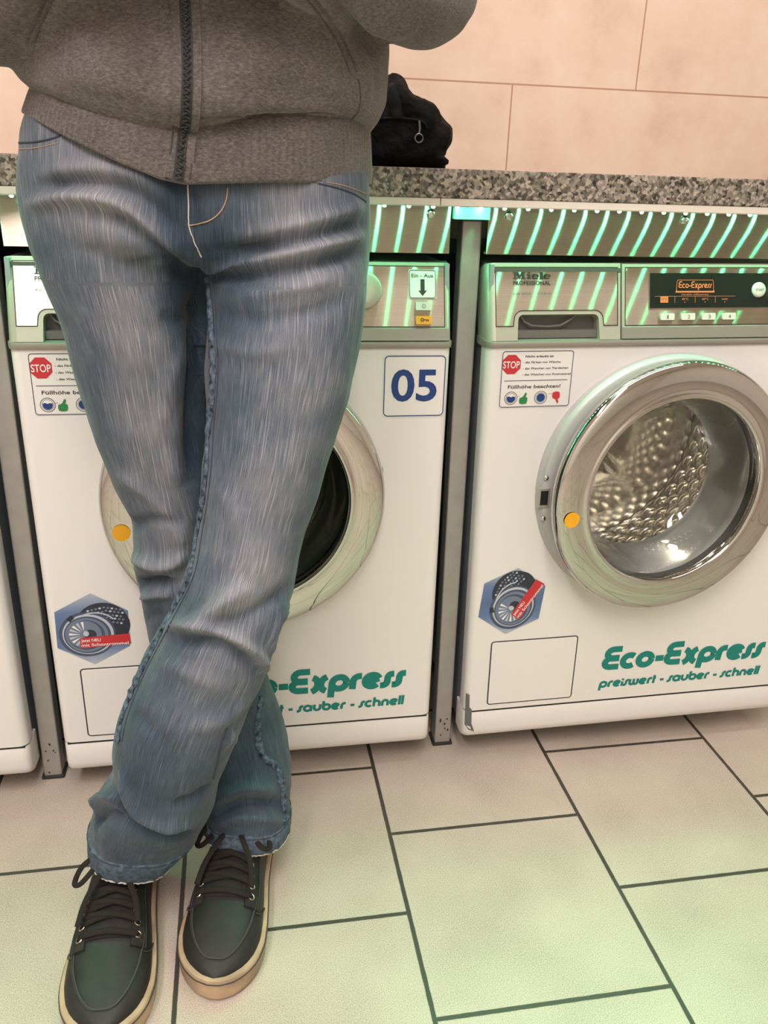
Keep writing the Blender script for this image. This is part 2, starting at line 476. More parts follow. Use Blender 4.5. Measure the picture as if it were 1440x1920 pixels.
def deco_text(mb, text, x0, x1, base, xh, wt, f, mi=0, slant=0.10):
    adv = sum(GL[c][1] for c in text)
    k = (x1-x0)/adv; x = 0.0; q = 0
    for c in text:
        for st in GL[c][0]:
            q += 1; e = 1.2e-5*(q % 5)
            g = lambda a, b_, e=e: (f(a, b_)[0], f(a, b_)[1]-e, f(a, b_)[2])
            mb.ribbon([(x0 + (x+p[0])*k + slant*p[1]*xh, base + p[1]*xh) for p in st], wt*xh, g, mi)
        x += GL[c][1]

# ---- shared drum mesh: honeycomb shell, back disc, ribs
def drum_mesh():
    mb = MB(); R = 0.238; y0, y1 = 0.115, 0.315
    nc = 48; cw = 2*math.pi/nc; ch = cw*R*0.866
    rows = int((y1-y0)/ch)
    for r in range(rows+1):
        for c in range(nc):
            a = (c + (0.5 if r % 2 else 0))*cw; y = y0 + r*ch
            vs = []
            for rad, lift in ((.98, 0.0), (0.70, 0.0030), (0.36, 0.0044)):
                for k in range(6):
                    t = math.radians(60*k+30)
                    aa = a + rad*cw*0.577*math.cos(t); yy = y + rad*cw*R*0.577*math.sin(t)
                    rr = R - lift
                    vs.append((HC[0]+rr*math.cos(aa), yy, HC[1]+rr*math.sin(aa)))
            rr = R-0.0048; vs.append((HC[0]+rr*math.cos(a), y, HC[1]+rr*math.sin(a)))
            fs = []
            for q in range(2):
                for k in range(6):
                    j = (k+1) % 6
                    fs.append((q*6+k, q*6+j, (q+1)*6+j, (q+1)*6+k))
            for k in range(6): fs.append((12+k, 12+(k+1) % 6, 18))
            mb.add(vs, fs)
    mb.lathe([(R+.002, y0-.02), (R+.002, y1+.01)], HC, 64)
    mb.lathe([(0.165, 0.085), (0.175, 0.082), (R+.002, y0-.02)], HC, 64)
    # back disc, dished in rings
    mb.lathe([(R+.002, y1+.01), (.20, y1+.014), (.19, y1+.004), (.12, y1), (.11, y1+.012), (.05, y1+.012), (.045, y1-.004), (.001, y1-.008)], HC, 64)
    for k in range(6):   # pressed rays on the back
        a = k*math.pi/3+.2
        p = [Vector((HC[0]+r*math.cos(a), y1+.002, HC[1]+r*math.sin(a))) for r in (.055, .09, .13, .18)]
        mb.tube(p, [.006, .013, .016, .008], 8, 0.5, up=(0, 1, 0))
    return mb
def lifter_mb(k):
    mb = MB(); R = 0.236; a = 2*math.pi*k/3 + math.radians(140)
    rings = []
    for y, h in ((.12, .004), (.135, .05), (.20, .062), (.285, .055), (.315, .01)):
        rg = []
        for t in (-1, -.75, -.4, -.15, .15, .4, .75, 1):
            w = .13*(1 if h > .02 else .7); hh = h*(1-abs(t)**1.6)
            rr = R-hh; aa = a+t*w
            rg.append((HC[0]+rr*math.cos(aa), y, HC[1]+rr*math.sin(aa)))
        rings.append(rg)
    mb.loft(rings, False, False, False)
    return mb

def hexagon_sticker(parent, rot):
    """advert sticker; built at the origin in the x-z plane, then turned and placed"""
    c = Vector((0.0645, 0, 0.302)) if rot == 0 else Vector((0.0685, 0, 0.308))
    ca, sa = math.cos(rot), math.sin(rot)
    R = 0.0605
    def fm(y): return lambda x, z: (c.x + ca*x - sa*z, y, c.z + sa*x + ca*z)
    t0 = math.radians(-2)
    hexa = [(R*math.cos(math.radians(90+60*k)+t0), R*math.sin(math.radians(90+60*k)+t0)) for k in range(6)]
    m, nt, b = newmat('advert_blue')
    tc = nt.nodes.new('ShaderNodeTexCoord'); sp = nt.nodes.new('ShaderNodeSeparateXYZ'); nt.links.new(tc.outputs['Object'], sp.inputs[0])
    d = math_node(nt, 'ABSOLUTE', math_node(nt, 'SUBTRACT', sp.outputs[2], c.z))
    r = ramp(nt, [(0.0, (0.09, 0.15, 0.30)), (0.5, (0.13, 0.20, 0.36)), (1.0, (0.42, 0.47, 0.56))])
    nt.links.new(math_node(nt, 'DIVIDE', d, .06), r.inputs[0]); nt.links.new(r.outputs[0], b.inputs['Base Color'])
    b.inputs['Roughness'].default_value = 0.4
    st = MB(); st.poly([fm(-.0007)(*p) for p in hexa])
    s = st.build('advert_sticker', m, parent, smooth=0)
    tag(s, 'blue hexagonal advert sticker')
    # pictured drum: barrel of dimples behind a ringed porthole
    mb = MB()
    dark, mid, light, deep = 0, 1, 2, 3
    def ell(cx, cz, rx, rz, y, mi, seg=36): mb.poly([fm(y)(cx+rx*math.cos(2*math.pi*k/seg), cz+rz*math.sin(2*math.pi*k/seg)) for k in range(seg)], mi)
    ell(.016, .012, .037, .032, -.0008, dark); ell(.024, .006, .031, .030, -.00085, dark)
    for i in range(9):
        for j in range(5):
            x, z = -.004+i*.0058+(j % 2)*.0029, .036-j*.0058-abs(i-4)*.0012
            ell(x, z, .0021, .0017, -.0009, mid if (i+j) % 3 else light, 8)
    ell(-.008, -.008, .041, .038, -.00095, deep)
    ell(-.007, -.008, .037, .034, -.0010, light); ell(-.008, -.009, .034, .0315, -.00105, deep)
    ell(-.009, -.009, .031, .029, -.0011, mid); ell(-.010, -.009, .027, .0255, -.00115, deep)
    ell(-.012, -.008, .0245, .0235, -.0012, mid)
    for k in range(11):   # bright blades round the hub
        a = math.radians(95+k*20)
        mb.poly([fm(-.00125)(-.012+.006*math.cos(a), -.008+.006*math.sin(a)), fm(-.00125)(-.012+.0225*math.cos(a-.09), -.008+.0215*math.sin(a-.09)), fm(-.00125)(-.012+.0225*math.cos(a+.09), -.008+.0215*math.sin(a+.09))], light if k % 2 else 4)
    ell(-.004, -.009, .009, .009, -.0013, dark)
    ell(-.010, -.0065, .0042, .0048, -.00133, light, 12)
    mb.ribbon([fm2 for fm2 in arc(.004, -.006, .036, 40, 120, 14, ry=.034)], .0022, fm(-.00128), light)
    mb.poly([fm(-.00128)(*p) for p in [(-.036, .020), (-.028, .026), (-.024, .021), (-.031, .014)]], dark)
    mb.build('pictured_drum', [P('advert_dark', (.025, .03, .05), .4), P('advert_mid', (.16, .20, .29), .4), P('advert_light', (.50, .53, .60), .4), P('advert_deep', (.06, .08, .14), .4), print_white], s, smooth=0)
    bn = MB(); bn.poly([fm(-.0014)(*p) for p in [(-.020, -.031), (.0535, -.028), (.0525, -.010), (-.020, -.0135)]])
    bn.build('red_banner', print_red, s, smooth=0)
    tx = MB()
    put_text(tx, 'Jetzt NEU', -.0185, .010, -.0205, .0052, fm(-.0016), .012)
    put_text(tx, 'mit Schontrommel', -.0185, .050, -.0285, .0052, fm(-.0016), .012, slant=.02)
    tx.build('banner_lettering', print_white, s, smooth=0)

def thumb(mb, cx, cz, k, f, mi):
    pts = [(-.9, -.9), (-.2, -1.05), (.5, -1.0), (.85, -.8), (.8, -.55), (.95, -.4), (.85, -.15), (.95, 0), (.8, .2), (.45, .3), (.7, .95), (.55, 1.15), (.3, 1.1), (-.1, .45), (-.5, .25), (-.9, .15), (-1.05, -.4)]
    mb.poly([f(cx+p[0]*k[0], cz+p[1]*k[1]) for p in pts], mi)

def rules_sticker(parent):
    x0, x1, z0, z1 = 0.0225, 0.1325, 0.6330, 0.7175
    st = MB(); st.poly([(x, -.0006, z) for x, z in rrect(x0, x1, z0, z1, .004)])
    s = st.build('rules_sticker', sticker_white, parent, smooth=0); tag(s, 'white rules sticker with a red stop sign')
    f = front(-.0010)
    ln = MB(); ln.ribbon(rrect(x0+.0012, x1-.0012, z0+.0012, z1-.0012, .004), .0010, f, closed=True)
    ln.ribbon([(x0+.006, .6735), (x1-.007, .6735)], .0009, f)
    ln.build('border_line', print_navy, s, smooth=0)
    sg = MB(); c = (.0375, .6975)
    sg.poly([front(-.0009)(c[0]+.0152*math.cos(math.radians(22.5+45*k)), c[1]+.0152*math.sin(math.radians(22.5+45*k))) for k in range(8)], 0)
    put_text(sg, 'STOP', c[0]-.0125, c[0]+.0125, c[1]-.0052, .0104, front(-.0013), .012, 1)
    sg.build('stop_sign', [print_red, print_white], s, smooth=0)
    tx = MB()
    put_text(tx, 'Nicht erlaubt ist', .058, .101, .7075, .0032, f, .02, slant=.12)
    put_text(tx, '- das F\u00e4rben von W\u00e4sche', .055, .1125, .6990, .0031, f, .012, slant=.1)
    put_text(tx, '- das Waschen von Tierdecken', .055, .125, .6900, .0031, f, .012, slant=.1)
    put_text(tx, '- das Waschen von Putzmaterial', .055, .1295, .6810, .0031, f, .012, slant=.1)
    put_text(tx, 'F\u00fcllh\u00f6he beachten!', .0345, .1155, .6620, .0052, f, .014, slant=.05)
    tx.build('rules_lettering', print_black, s, smooth=0)
    pc = MB()
    for cx, full in ((.0405, 0), (.0865, 1)):
        cz = .6475
        pc.disc((cx, cz), .0100, -.0009, 32, 1); pc.disc((cx, cz), .0088, -.0010, 32, 2); pc.disc((cx, cz), .0078, -.0011, 32, 1); pc.disc((cx, cz), .0070, -.0012, 32, 3)
        if full: pc.disc((cx, cz), .0064, -.0013, 28, 0)
        else:
            pc.poly([front(-.0013)(*p) for p in [(cx-.0066, cz+.0018), (cx-.0035, cz+.0030), (cx, cz+.0016), (cx+.0032, cz+.0028), (cx+.0066, cz+.0018)] + arc(cx, cz, .0066, 0, -180, 14)[1:-1]], 0)
    pc.ribbon([(.050, .650), (.054, .650)], .0005, f, 4); pc.ribbon([(.097, .653), (.104, .653)], .0005, f, 4)
    thumb(pc, .0600, .6465, (.0066, .0078), front(-.0013), 5)
    thumb(pc, .1105, .6478, (.0062, -.0080), front(-.0013), 4)
    pc.build('fill_level_pictures', [print_blue, print_grey, print_white, sticker_white, print_red, print_green], s, smooth=0)

def machine(name, loc, tilt, label, opts):
    root = empty(name, loc, (0, tilt, 0))
    tag(root, label, 'washing machine', 'washing machines under the granite counter')
    D = 0.62
    # casing: open front box of grey steel with inner tub wall
    b = MB()
    b.box(0.004, 0.010, 0.022, D, 0.05, 0.835); b.box(W-.010, W-.004, 0.022, D, 0.05, 0.835)
    b.box(0.010, W-.010, D-.006, D, 0.05, 0.835); b.box(0.010, W-.010, 0.04, D-.006, 0.829, 0.835); b.box(0.010, W-.010, 0.03, D-.006, 0.05, 0.056)
    b.build('casing', side_grey, root, smooth=0)
    # white front panel with rounded vertical edges and a round opening
    z0, z1, re, ho = 0.1005, 0.7215, 0.014, 0.168
    f = MB(); n = 96
    angs = sorted(set([2*math.pi*k/n for k in range(n)] + [math.atan2(z-HC[1], x-HC[0]) % (2*math.pi) for x in (re, W-re) for z in (z0, z1)]))
    inner = []; outer = []; lip = []
    for a in angs:
        ca, sa = math.cos(a), math.sin(a)
        tx = ((W-re if ca > 0 else re) - HC[0])/ca if abs(ca) > 1e-9 else 1e9
        tz = ((z1 if sa > 0 else z0) - HC[1])/sa if abs(sa) > 1e-9 else 1e9
        t = min(tx, tz)
        outer.append((HC[0]+t*ca, 0, HC[1]+t*sa)); inner.append((HC[0]+ho*ca, 0, HC[1]+ho*sa)); lip.append((HC[0]+(ho-.003)*ca, .018, HC[1]+(ho-.003)*sa))
    f.loft([lip, inner, outer], True, False, False)
    for side in (0, 1):
        rings = []
        for zz in (z0, z1):
            rg = [((re - re*math.sin(t)) if not side else (W-re+re*math.sin(t)), re - re*math.cos(t), zz) for t in [math.pi/2*k/8 for k in range(9)]]
            rg.append((rg[-1][0], 0.03, zz)); rings.append(rg)
        f.loft(rings, False, False, False)
    f.add([(re, 0, z1), (W-re, 0, z1), (W-re, .03, z1), (re, .03, z1), (re, 0, z0), (W-re, 0, z0), (W-re, .03, z0), (re, .03, z0)], [(0, 1, 2, 3), (4, 7, 6, 5)])
    f.build('front_panel', white, root, smooth=45, fixn=True)
    # plinth
    k = MB(); rings = []
    for y, z in ((.022, .043), (.008, .044), (.002, .050), (0.0, .060), (0.0, .090), (.003, .0965), (.022, .0975)):
        r = .012
        rings.append([(r, y, z), (W-r, y, z)] + [(W-r+r*math.sin(t), y+r-r*math.cos(t), z) for t in (.5, 1.0, 1.57)] + [(W, .05, z), (0, .05, z)] + [(r-r*math.sin(t), y+r-r*math.cos(t), z) for t in (1.57, 1.0, .5)])
    k.loft(rings)
    k.build('plinth', white_plastic, root, smooth=50)
    sm = MB(); sm.box(.006, W-.006, .0025, .03, .0955, .102); sm.build('plinth_seam', gap_black, root, smooth=0)
    for fx in (.06, W-.06):
        for fy in (.095, .53):
            q = MB()
            rings = [[(fx+r*math.cos(2*math.pi*j/16), fy+r*math.sin(2*math.pi*j/16), z) for j in range(16)] for r, z in ((.024, .0), (.024, .012), (.012, .014), (.012, .052))]
            q.loft(rings); q.build('foot', rubber, root)
    # silver strip over the white front
    t = MB(); rings = []
    for y, z in ((.010, .7212), (-.003, .7222), (-.0045, .7265), (-.003, .7305), (.010, .7318)):
        r = .014
        rings.append([(r-.002, y, z), (W-r+.002, y, z)] + [(W-r+.002+r*math.sin(a), y+r-r*math.cos(a), z) for a in (.5, 1.0, 1.57)] + [(W+.002, .05, z), (-.002, .05, z)] + [(r-.002-r*math.sin(a), y+r-r*math.cos(a), z) for a in (1.57, 1.0, .5)])
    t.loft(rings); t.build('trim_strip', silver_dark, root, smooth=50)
    # ---- control fascia: right block
    top = 0.1095; rc = .012
    def block(mb, x0, x1, round_left, round_right, s0=0.0):
        rings = []
        for s, d in ((s0, -.004), (s0+.002, 0), (top-.002, 0), (top, -.002)):
            rg = []
            if round_left: rg += [(x0+rc-rc*math.sin(a), rc-rc*math.cos(a)) for a in (1.57, 1.2, .8, .4)] + [(x0+rc, 0)]
            else: rg += [(x0, 0)]
            if round_right: rg += [(x1-rc, 0)] + [(x1-rc+rc*math.sin(a), rc-rc*math.cos(a)) for a in (.4, .8, 1.2, 1.57)]
            else: rg += [(x1, 0)]
            o = [fp(x, s, d-dd) for x, dd in rg]
            zz = o[0][2]
            o += [(x1, .06, zz), (x0, .06, zz)]
            rings.append(o)
        mb.loft(rings)
    cb = MB(); block(cb, .2045, W, False, True)
    cp = cb.build('control_panel', silver, root, smooth=35)
    # lower lip of the panel, a shade darker and slightly proud
    lp = MB(); lp.add([fp(x, s, d) for x in (.2050, W-.004) for s, d in ((.001, .0008), (.0175, .0016), (.019, .0002))], [(0, 3, 4, 1), (1, 4, 5, 2)])
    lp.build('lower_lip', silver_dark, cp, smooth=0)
    g = MB()
    xe = W-.0105
    g.ribbon([(.2095, .0200), (xe, .0200), (xe, top-.0062), (.2095, top-.0062)], .0011, onf(.0006), closed=True)
    g.build('plate_groove', gap_black, cp, smooth=0)
    pl = MB(); prism(pl, [(.2095, .0200), (xe, .0200), (xe, top-.0062), (.2095, top-.0062)], onf(.0003), onf(-.001))
    pl.build('brushed_plate', plate, cp, smooth=0)
    # ---- detergent drawer front with cut-out handle
    db = MB()
    xs0, xs1 = .0445, .1700
    out = [(rc, 0), (xs0, 0), (xs0+.0012, .026)] + arc(xs0+.0095, .0290, .0080, 180, 90, 6) + arc(xs1-.0095, .0290, .0080, 90, 0, 6) + [(xs1-.0012, .026), (xs1, 0), (.2020, 0), (.2020, top), (rc, top)]
    prism(db, out, onf(0), onf(-.022))
    rings = []
    for s in (0.0, top):
        rings.append([fp(rc-rc*math.sin(a), s, -(rc-rc*math.cos(a))) for a in (0, .4, .8, 1.2, 1.57)] + [fp(0, s, -.05)])
    db.loft(rings, False, False, False)
    dr = db.build('detergent_drawer', silver, root, smooth=35, clean=True)
    pb = MB()
    inn = [(.0125, .0205), (xs0-.0062, .0205), (xs0-.0055, .0265)] + arc(xs0+.0075, .0300, .0125, 180, 90, 6) + arc(xs1-.0075, .0300, .0125, 90, 0, 6) + [(xs1+.0055, .0265), (xs1+.0062, .0205), (.1975, .0205), (.1975, top-.0062), (.0125, top-.0062)]
    prism(pb, inn, onf(.0004), onf(-.001))
    pb.build('brushed_plate', plate, dr, smooth=0)
    gb = MB(); gb.ribbon(inn, .0012, onf(.0007), closed=True); gb.build('plate_groove', gap_black, dr, smooth=0)
    rb = MB(); rb.box(.006, .2025, .026, .058, .7325, .8300)
    rb.build('drawer_recess', P('drawer_recess_grey', (.10, .095, .09), .5), dr, smooth=0)
    tb = MB()   # tray lip showing in the hand hole
    tb.tube([(xs0+.008, .020, .7655), (xs0+.014, .019, .7560), (xs0+.026, .018, .7500), (xs0+.050, .018, .7485), (xs0+.070, .018, .7500), (xs0+.084, .019, .7575), (xs0+.094, .020, .7660)], .0016, 8)
    tb.box(xs0+.001, xs1-.001, .012, .026, .7330, .7440)
    tb.build('drawer_tray', P('tray_grey', (.16, .15, .14), .4), dr, smooth=35)
    tx = MB(); slab_serif(tx, onf(.0010), .0385, .0945, .0868, .0098)
    put_text(tx, 'PROFESSIONAL', .0387, .0948, .0786, .0058, onf(.0010), .018)
    tx.build('maker_lettering', print_black, dr, smooth=0)
    tx = MB(); put_text(tx, 'PW 6055', .0388, .0648, .0645, .0036, onf(.0010), .008)
    put_text(tx, 'VARIO', .0748, .0955, .0645, .0036, onf(.0010), .012, spacing=1.3)
    tx.build('model_lettering', print_grey, dr, smooth=0)
    # ---- display
    ds = MB(); prism(ds, rrect(.2475, .4420, .0450, .0950, .0015), onf(.0016), onf(-.001))
    ds.build('display', display_glass, cp, smooth=0)
    gm = onf(.0019)
    am = MB()
    deco_text(am, 'Eco-Express', .2925, .3460, .0735, .0062, .24, gm, slant=.05)
    am.ribbon([(.2885, .0675), (.2895, .0712), (.2905, .0835), (.2920, .0850), (.3470, .0850), (.3485, .0835), (.3490, .0712), (.3502, .0675)], .0007, gm)
    am.poly([gm(*p) for p in [(.2878, .0668), (.3508, .0668), (.3500, .0700), (.3488, .0712), (.3484, .0692), (.2904, .0692), (.2900, .0712), (.2888, .0700)]])
    put_text(am, 'Herzlich willkommen', .2975, .3410, .0630, .0026, gm, 0)
    am.ribbon([(.2560, .0615), (.3845, .0615)], .0005, gm)
    for x in (.2870, .3195, .3520): am.ribbon([(x, .0520), (x, .0612)], .0005, gm)
    am.poly([gm(*p) for p in [(.2640, .0523), (.2765, .0523), (.2765, .0612), (.2640, .0612)]])
    for x, t in ((.2980, '40\u00b0C'), (.3305, '60\u00b0C'), (.3625, 'mehr')):
        put_text(am, t, x, x+.0105, .0560, .0030, gm, 0); am.add([gm(x+.005+.0008*math.cos(k*1.047), .0530+.0008*math.sin(k*1.047)) for k in range(6)], [tuple(range(6))])
    am.build('display_lettering', amber, cp, smooth=0)
    dk = MB(); put_text(dk, '30\u00b0C', .2655, .2750, .0560, .0030, onf(.0021), .005); dk.build('display_dark_lettering', P('display_dark', (.25, .06, .01), .6), cp, smooth=0)
    # start button, four number buttons
    def round_part(name, c, r, h, mat, rr=.002, extra=None):
        mb = MB(); cx, cs = c; seg = 40
        prof = [(r, 0), (r, h-rr), (r-.4*rr, h-.35*rr), (r-rr, h), (r*.5, h+.0004), (.0001, h+.0005)]
        mb.loft([[fp(cx+q*math.cos(2*math.pi*j/seg), cs+q*math.sin(2*math.pi*j/seg), d) for j in range(seg)] for q, d in prof], True, False, False)
        if extra: extra(mb, h)
        return mb
    sb = round_part('start_button', (.4225, .0705), .0112, .005, None, extra=lambda mb, h: put_text(mb, 'START', .4155, .4295, .0685, .0036, onf(h+.0008), .01, 1))
    sb.build('start_button', [button_grey, print_grey], cp, smooth=35)
    for i in range(4):
        x = .2640+.0330*i
        mb = MB(); prism(mb, rrect(x, x+.0220, .0270, .0368, .0015, 3), onf(.0035), onf(-.001))
        put_text(mb, str(i+1), x+.0098, x+.0098+.0040 - (.0014 if i == 0 else 0), .0290, .0056, onf(.0038), .004, 1)
        mb.build('number_button', [button_grey, print_grey], cp, smooth=35)
    # programme dial
    kb = round_part('dial', (.4680, .0680), .0255, .016, None, .003)
    kb.build('programme_dial', silver, cp, smooth=35)
    # on-off sticker and two keys
    sx = MB(); prism(sx, rrect(.5335, .5725, .0590, .0985, .002), onf(.0009), onf(.0002)); 
    ss = sx.build('switch_sticker', sticker_white, cp, smooth=0); 
    sl = MB(); sl.ribbon(rrect(.5345, .5715, .0600, .0975, .003), .0009, onf(.0012), closed=True)
    put_text(sl, 'Ein - Aus', .5372, .5682, .0880, .0052, onf(.0012), .016)
    sl.poly([onf(.0012)(*p) for p in [(.5500, .0855), (.5560, .0855), (.5560, .0700), (.5592, .0700), (.5530, .0625), (.5468, .0700), (.5500, .0700)]])
    sl.build('switch_sticker_print', print_black, cp, smooth=0)
    mb = MB(); prism(mb, rrect(.5420, .5645, .0425, .0535, .001, 3), onf(.0055), onf(-.001))
    mb.ribbon(arc(.5535, .0480, .0026, 0, 360, 16), .0007, onf(.0058), 1); mb.ribbon([(.5535, .0466), (.5535, .0494)], .0007, onf(.0058), 1)
    mb.build('power_button', [button_grey, print_grey], cp, smooth=35)
    mb = MB(); prism(mb, rrect(.5420, .5645, .0230, .0345, .001, 3), onf(.0055), onf(-.001))
    mb.ribbon(arc(.5510, .0290, .0020, 0, 360, 14), .0012, onf(.0058), 1); mb.ribbon([(.5530, .0290), (.5600, .0290)], .0012, onf(.0058), 1)
    mb.ribbon([(.5575, .0290), (.5575, .0270)], .0012, onf(.0058), 1); mb.ribbon([(.5596, .0290), (.5596, .0268)], .0012, onf(.0058), 1)
    mb.build('key_button', [orange_button, print_black], cp, smooth=35)
    # ---- door frame, drum, door
    ang0 = opts['door']; ro = .207 if ang0 else .2035
    fr = MB(); fr.lathe([(ro, .0005), (ro-.0005, -.004), (min(ro, .203), -.013), (.198, -.0165), (.170, -.0165), (.166, .0), (.160, .05)], HC, 96)
    dfm = fr.build('door_frame', P('frame_light_grey', (.50, .49, .475), .35, metal=.2), root, smooth=50)
    if ang0:
        sl = MB(); a = math.radians(180+1.5)
        sl.box(HC[0]-.2075, HC[0]-.1895, -.0185, -.012, HC[1]-.026, HC[1]+.006); sl.build('latch_plate', silver, dfm, smooth=0, bevel=.0008)
        sl = MB(); sl.box(HC[0]-.2045, HC[0]-.1925, -.0192, -.0150, HC[1]-.0215, HC[1]+.0015); sl.build('latch_slot', black, dfm, smooth=0)
        for zz in (-.045, .022):
            q = MB(); q.lathe([(.0042, -.0160), (.0040, -.0180), (.0025, -.0192), (.0001, -.0196)], (HC[0]-.1985+abs(zz)*.05, HC[1]+zz), 20); q.build('frame_screw', chrome, dfm)
    dm = MB(); dm.lathe([(.166, -.005), (.164, .03), (.160, .06), (.166, .088)], HC, 72)
    dm.build('door_seal', P('seal_grey', (.16, .16, .17), .35, metal=.4), root, smooth=50)
    drm = drum_mesh().build('drum', steel, root, smooth=50)
    for q in range(3): lifter_mb(q).build('drum_rib', steel, drm, smooth=60)
    if opts.get('lamp'):   # lamp added above the opening to brighten the drum
        q = MB(); q.lathe([(.012, .1010), (.011, .0985), (.006, .0972), (.0001, .0970)], (HC[0]+.03, HC[1]+.178), 20); q.lathe([(.012, .1010), (.009, .107), (.0001, .109)], (HC[0]+.03, HC[1]+.178), 20)
        lo = q.build('added_drum_lamp', P('added_drum_lens', (.9, .85, .7), .3, emit=(1.0, .86, .58), es=60), root); tag(lo, 'small lamp added to light the drum')
        l = bpy.data.lights.new('added_drum_light', 'POINT'); l.energy = opts['lamp']; l.color = (1.0, .90, .72); l.shadow_soft_size = .012
        lj = bpy.data.objects.new('added_drum_light', l); COL.objects.link(lj); lj.parent = root; lj.location = (HC[0]+.03, .128, HC[1]+.165)
    ang = opts['door']
    hx = HC[0]+.203
    dr_ = empty('door', (hx, -.012, HC[1]), (0, 0, ang), root)
    off = (HC[0]-hx, 0.0)
    rg = MB()
    rg.lathe([(.186, .006), (.199, .004), (.2025, -.002), (.2028, -.008), (.2005, -.0135), (.1965, -.0168), (.190, -.0185), (.178, -.0198), (.165, -.0196), (.1585, -.0185), (.1565, -.0195), (.1535, -.0210), (.1500, -.0205), (.1475, -.0180), (.1470, -.012), (.1470, .006)], off, 128)
    rg.build('chrome_ring', chrome, dr_, smooth=60)
    bw = MB(); bw.lathe([(.1475, -.010), (.1440, -.004), (.1380, .030), (.1300, .068), (.1180, .088), (.108, .0925), (.060, .0935), (.0005, .094)], off, 96)
    bw.build('glass_bowl', glass, dr_, smooth=50)
    rb_ = MB(); rb_.lathe([(.1500, .001), (.1460, .010), (.1425, .030), (.1360, .060), (.1290, .080), (.1275, .084)], off, 96)
    rb_.build('bowl_collar', P('collar_steel', (.80, .79, .78), .20, metal=.72), dr_, smooth=60)
    yd = MB(); a = opts['dot']
    yd.disc((off[0]+.1775*math.cos(a), off[1]+.1775*math.sin(a)), .0125, -.0208, 28)
    yo = yd.build('dot_sticker', yellow, dr_, smooth=0); tag(yo, 'round yellow sticker')
    hg = MB(); hg.box(-.012, -.002, .000, .012, -.045, .045); hg.build('hinge', silver_dark, dr_, smooth=0, bevel=.003)
    # ---- stickers and lettering on the front
    rules_sticker(root)
    hexagon_sticker(root, opts['hex'])
    fl = MB(); prism(fl, rrect(.0405, .1900, .1120, .2325, .004), front(-.0012), front(.002))
    fo = fl.build('service_flap', white, root, smooth=0, bevel=.0006)
    fg = MB(); fg.ribbon(rrect(.0397, .1908, .1112, .2333, .0048), .0024, front(-.0004), closed=True); fg.build('flap_gap', gap_black, fo, smooth=0)
    tx = MB(); deco_text(tx, 'Eco-Express', .2415, .5470, .1625, .0272, .42, front(-.0006), slant=.10)
    deco_text(tx, 'preiswert - sauber - schnell', .2400, .5475, .1255, .0122, .37, front(-.0006), slant=.10)
    tx.build('advert_lettering', print_teal, root, smooth=0)
    if opts.get('number'):
        st = MB(); st.poly([(x, -.0006, z) for x, z in rrect(.4975, .5885, .6225, .7125, .006)])
        s = st.build('number_sticker', sticker_white, root, smooth=0); tag(s, 'white sticker with a blue outlined number')
        tx = MB(); tx.ribbon(rrect(.4990, .5870, .6240, .7110, .006), .0014, front(-.0010), closed=True)
        put_text(tx, opts['number'], .5090, .5760, .6470, .0460, front(-.0010), .022)
        tx.build('blue_number', print_blue, s, smooth=0)
    if opts.get('peel'):
        mb = MB(); mb.poly([(.0055+dx, -.0006+dy, z) for dx, dy, z in [(-.004, .004, .135), (.002, .0012, .133), (.003, .0008, .108), (.007, -.0004, .104), (.008, -.0006, .075), (.014, -.0006, .058), (.004, 0, .062), (-.003, .003, .072)]])
        mb.build('peeled_edge_strip', P('peeled_grey', (.13, .13, .13), .6), root, smooth=0)
    return root

m1 = machine('washing_machine', (0, 0, 0), 0, 'white washing machine numbered 05 directly behind the standing person', dict(door=0.0, dot=math.radians(191), hex=0.0, number='05'))
m2 = machine('washing_machine', (0.656, 0, 0), math.radians(-0.65), 'white washing machine with its round door slightly ajar, right of the grey post', dict(door=math.radians(5.5), dot=math.radians(189), hex=math.radians(56), peel=True, lamp=1.6))
m3 = machine('washing_machine', (-0.647, 0, 0), 0, 'white washing machine at the far left edge, only a narrow strip showing', dict(door=0.0, dot=math.radians(191), hex=0.0))

# ------------------------------------------------------------------ posts, fascia panels, counter, light strip
def post(xb, xt, label, br):
    r = empty('support_post', (xb, 0.045, 0)); tag(r, label, 'post', 'grey steel posts between the machines')
    mb = MB(); w = .0143
    rings = [[(x + dx, y, z) for dx, y in ((-w, 0), (w, 0), (w, .03), (-w, .03))] for x, z in ((0, .004), (xt-xb, .8925))]
    mb.loft(rings); mb.build('square_tube', post_metal, r, smooth=0, bevel=.0025, seg=3)
    mb = MB(); mb.box(-.018, .018, -.003, .034, 0, .006); mb.build('foot_pad', rubber, r, smooth=0, bevel=.002)
    mb = MB(); mb.box(br[0]-xb, br[1]-xb, -.029, .020, .8945, .9110); mb.build('cross_bracket', P('bracket_grey', (.32, .33, .32), .55), r, smooth=0)
    for dx in (-.006, .006):
        mb = MB(); mb.disc((dx, .055), .0015, -.0004, 12); mb.build('rivet_hole', black, r, smooth=0)
    rs = MB()
    for k in range(5):
        a, z, q = random.uniform(-.011, .011), random.uniform(.012, .075), random.uniform(.0008, .0022)
        rs.poly([(a+q*math.cos(t*1.05)*random.uniform(.6, 1.2), -.0005, z+q*1.6*math.sin(t*1.05)*random.uniform(.6, 1.2)) for t in range(6)])
    rs.build('rust_spots', P('rust_brown', (.06, .028, .018), .8), r, smooth=0)
post(.6320, .6266, 'grey steel post between the 05 machine and the machine with the open door', (.5925, .6425))
post(-.0340, -.0265, 'grey steel post at the left, between the 05 machine and the edge machine', (-.036, .0035))

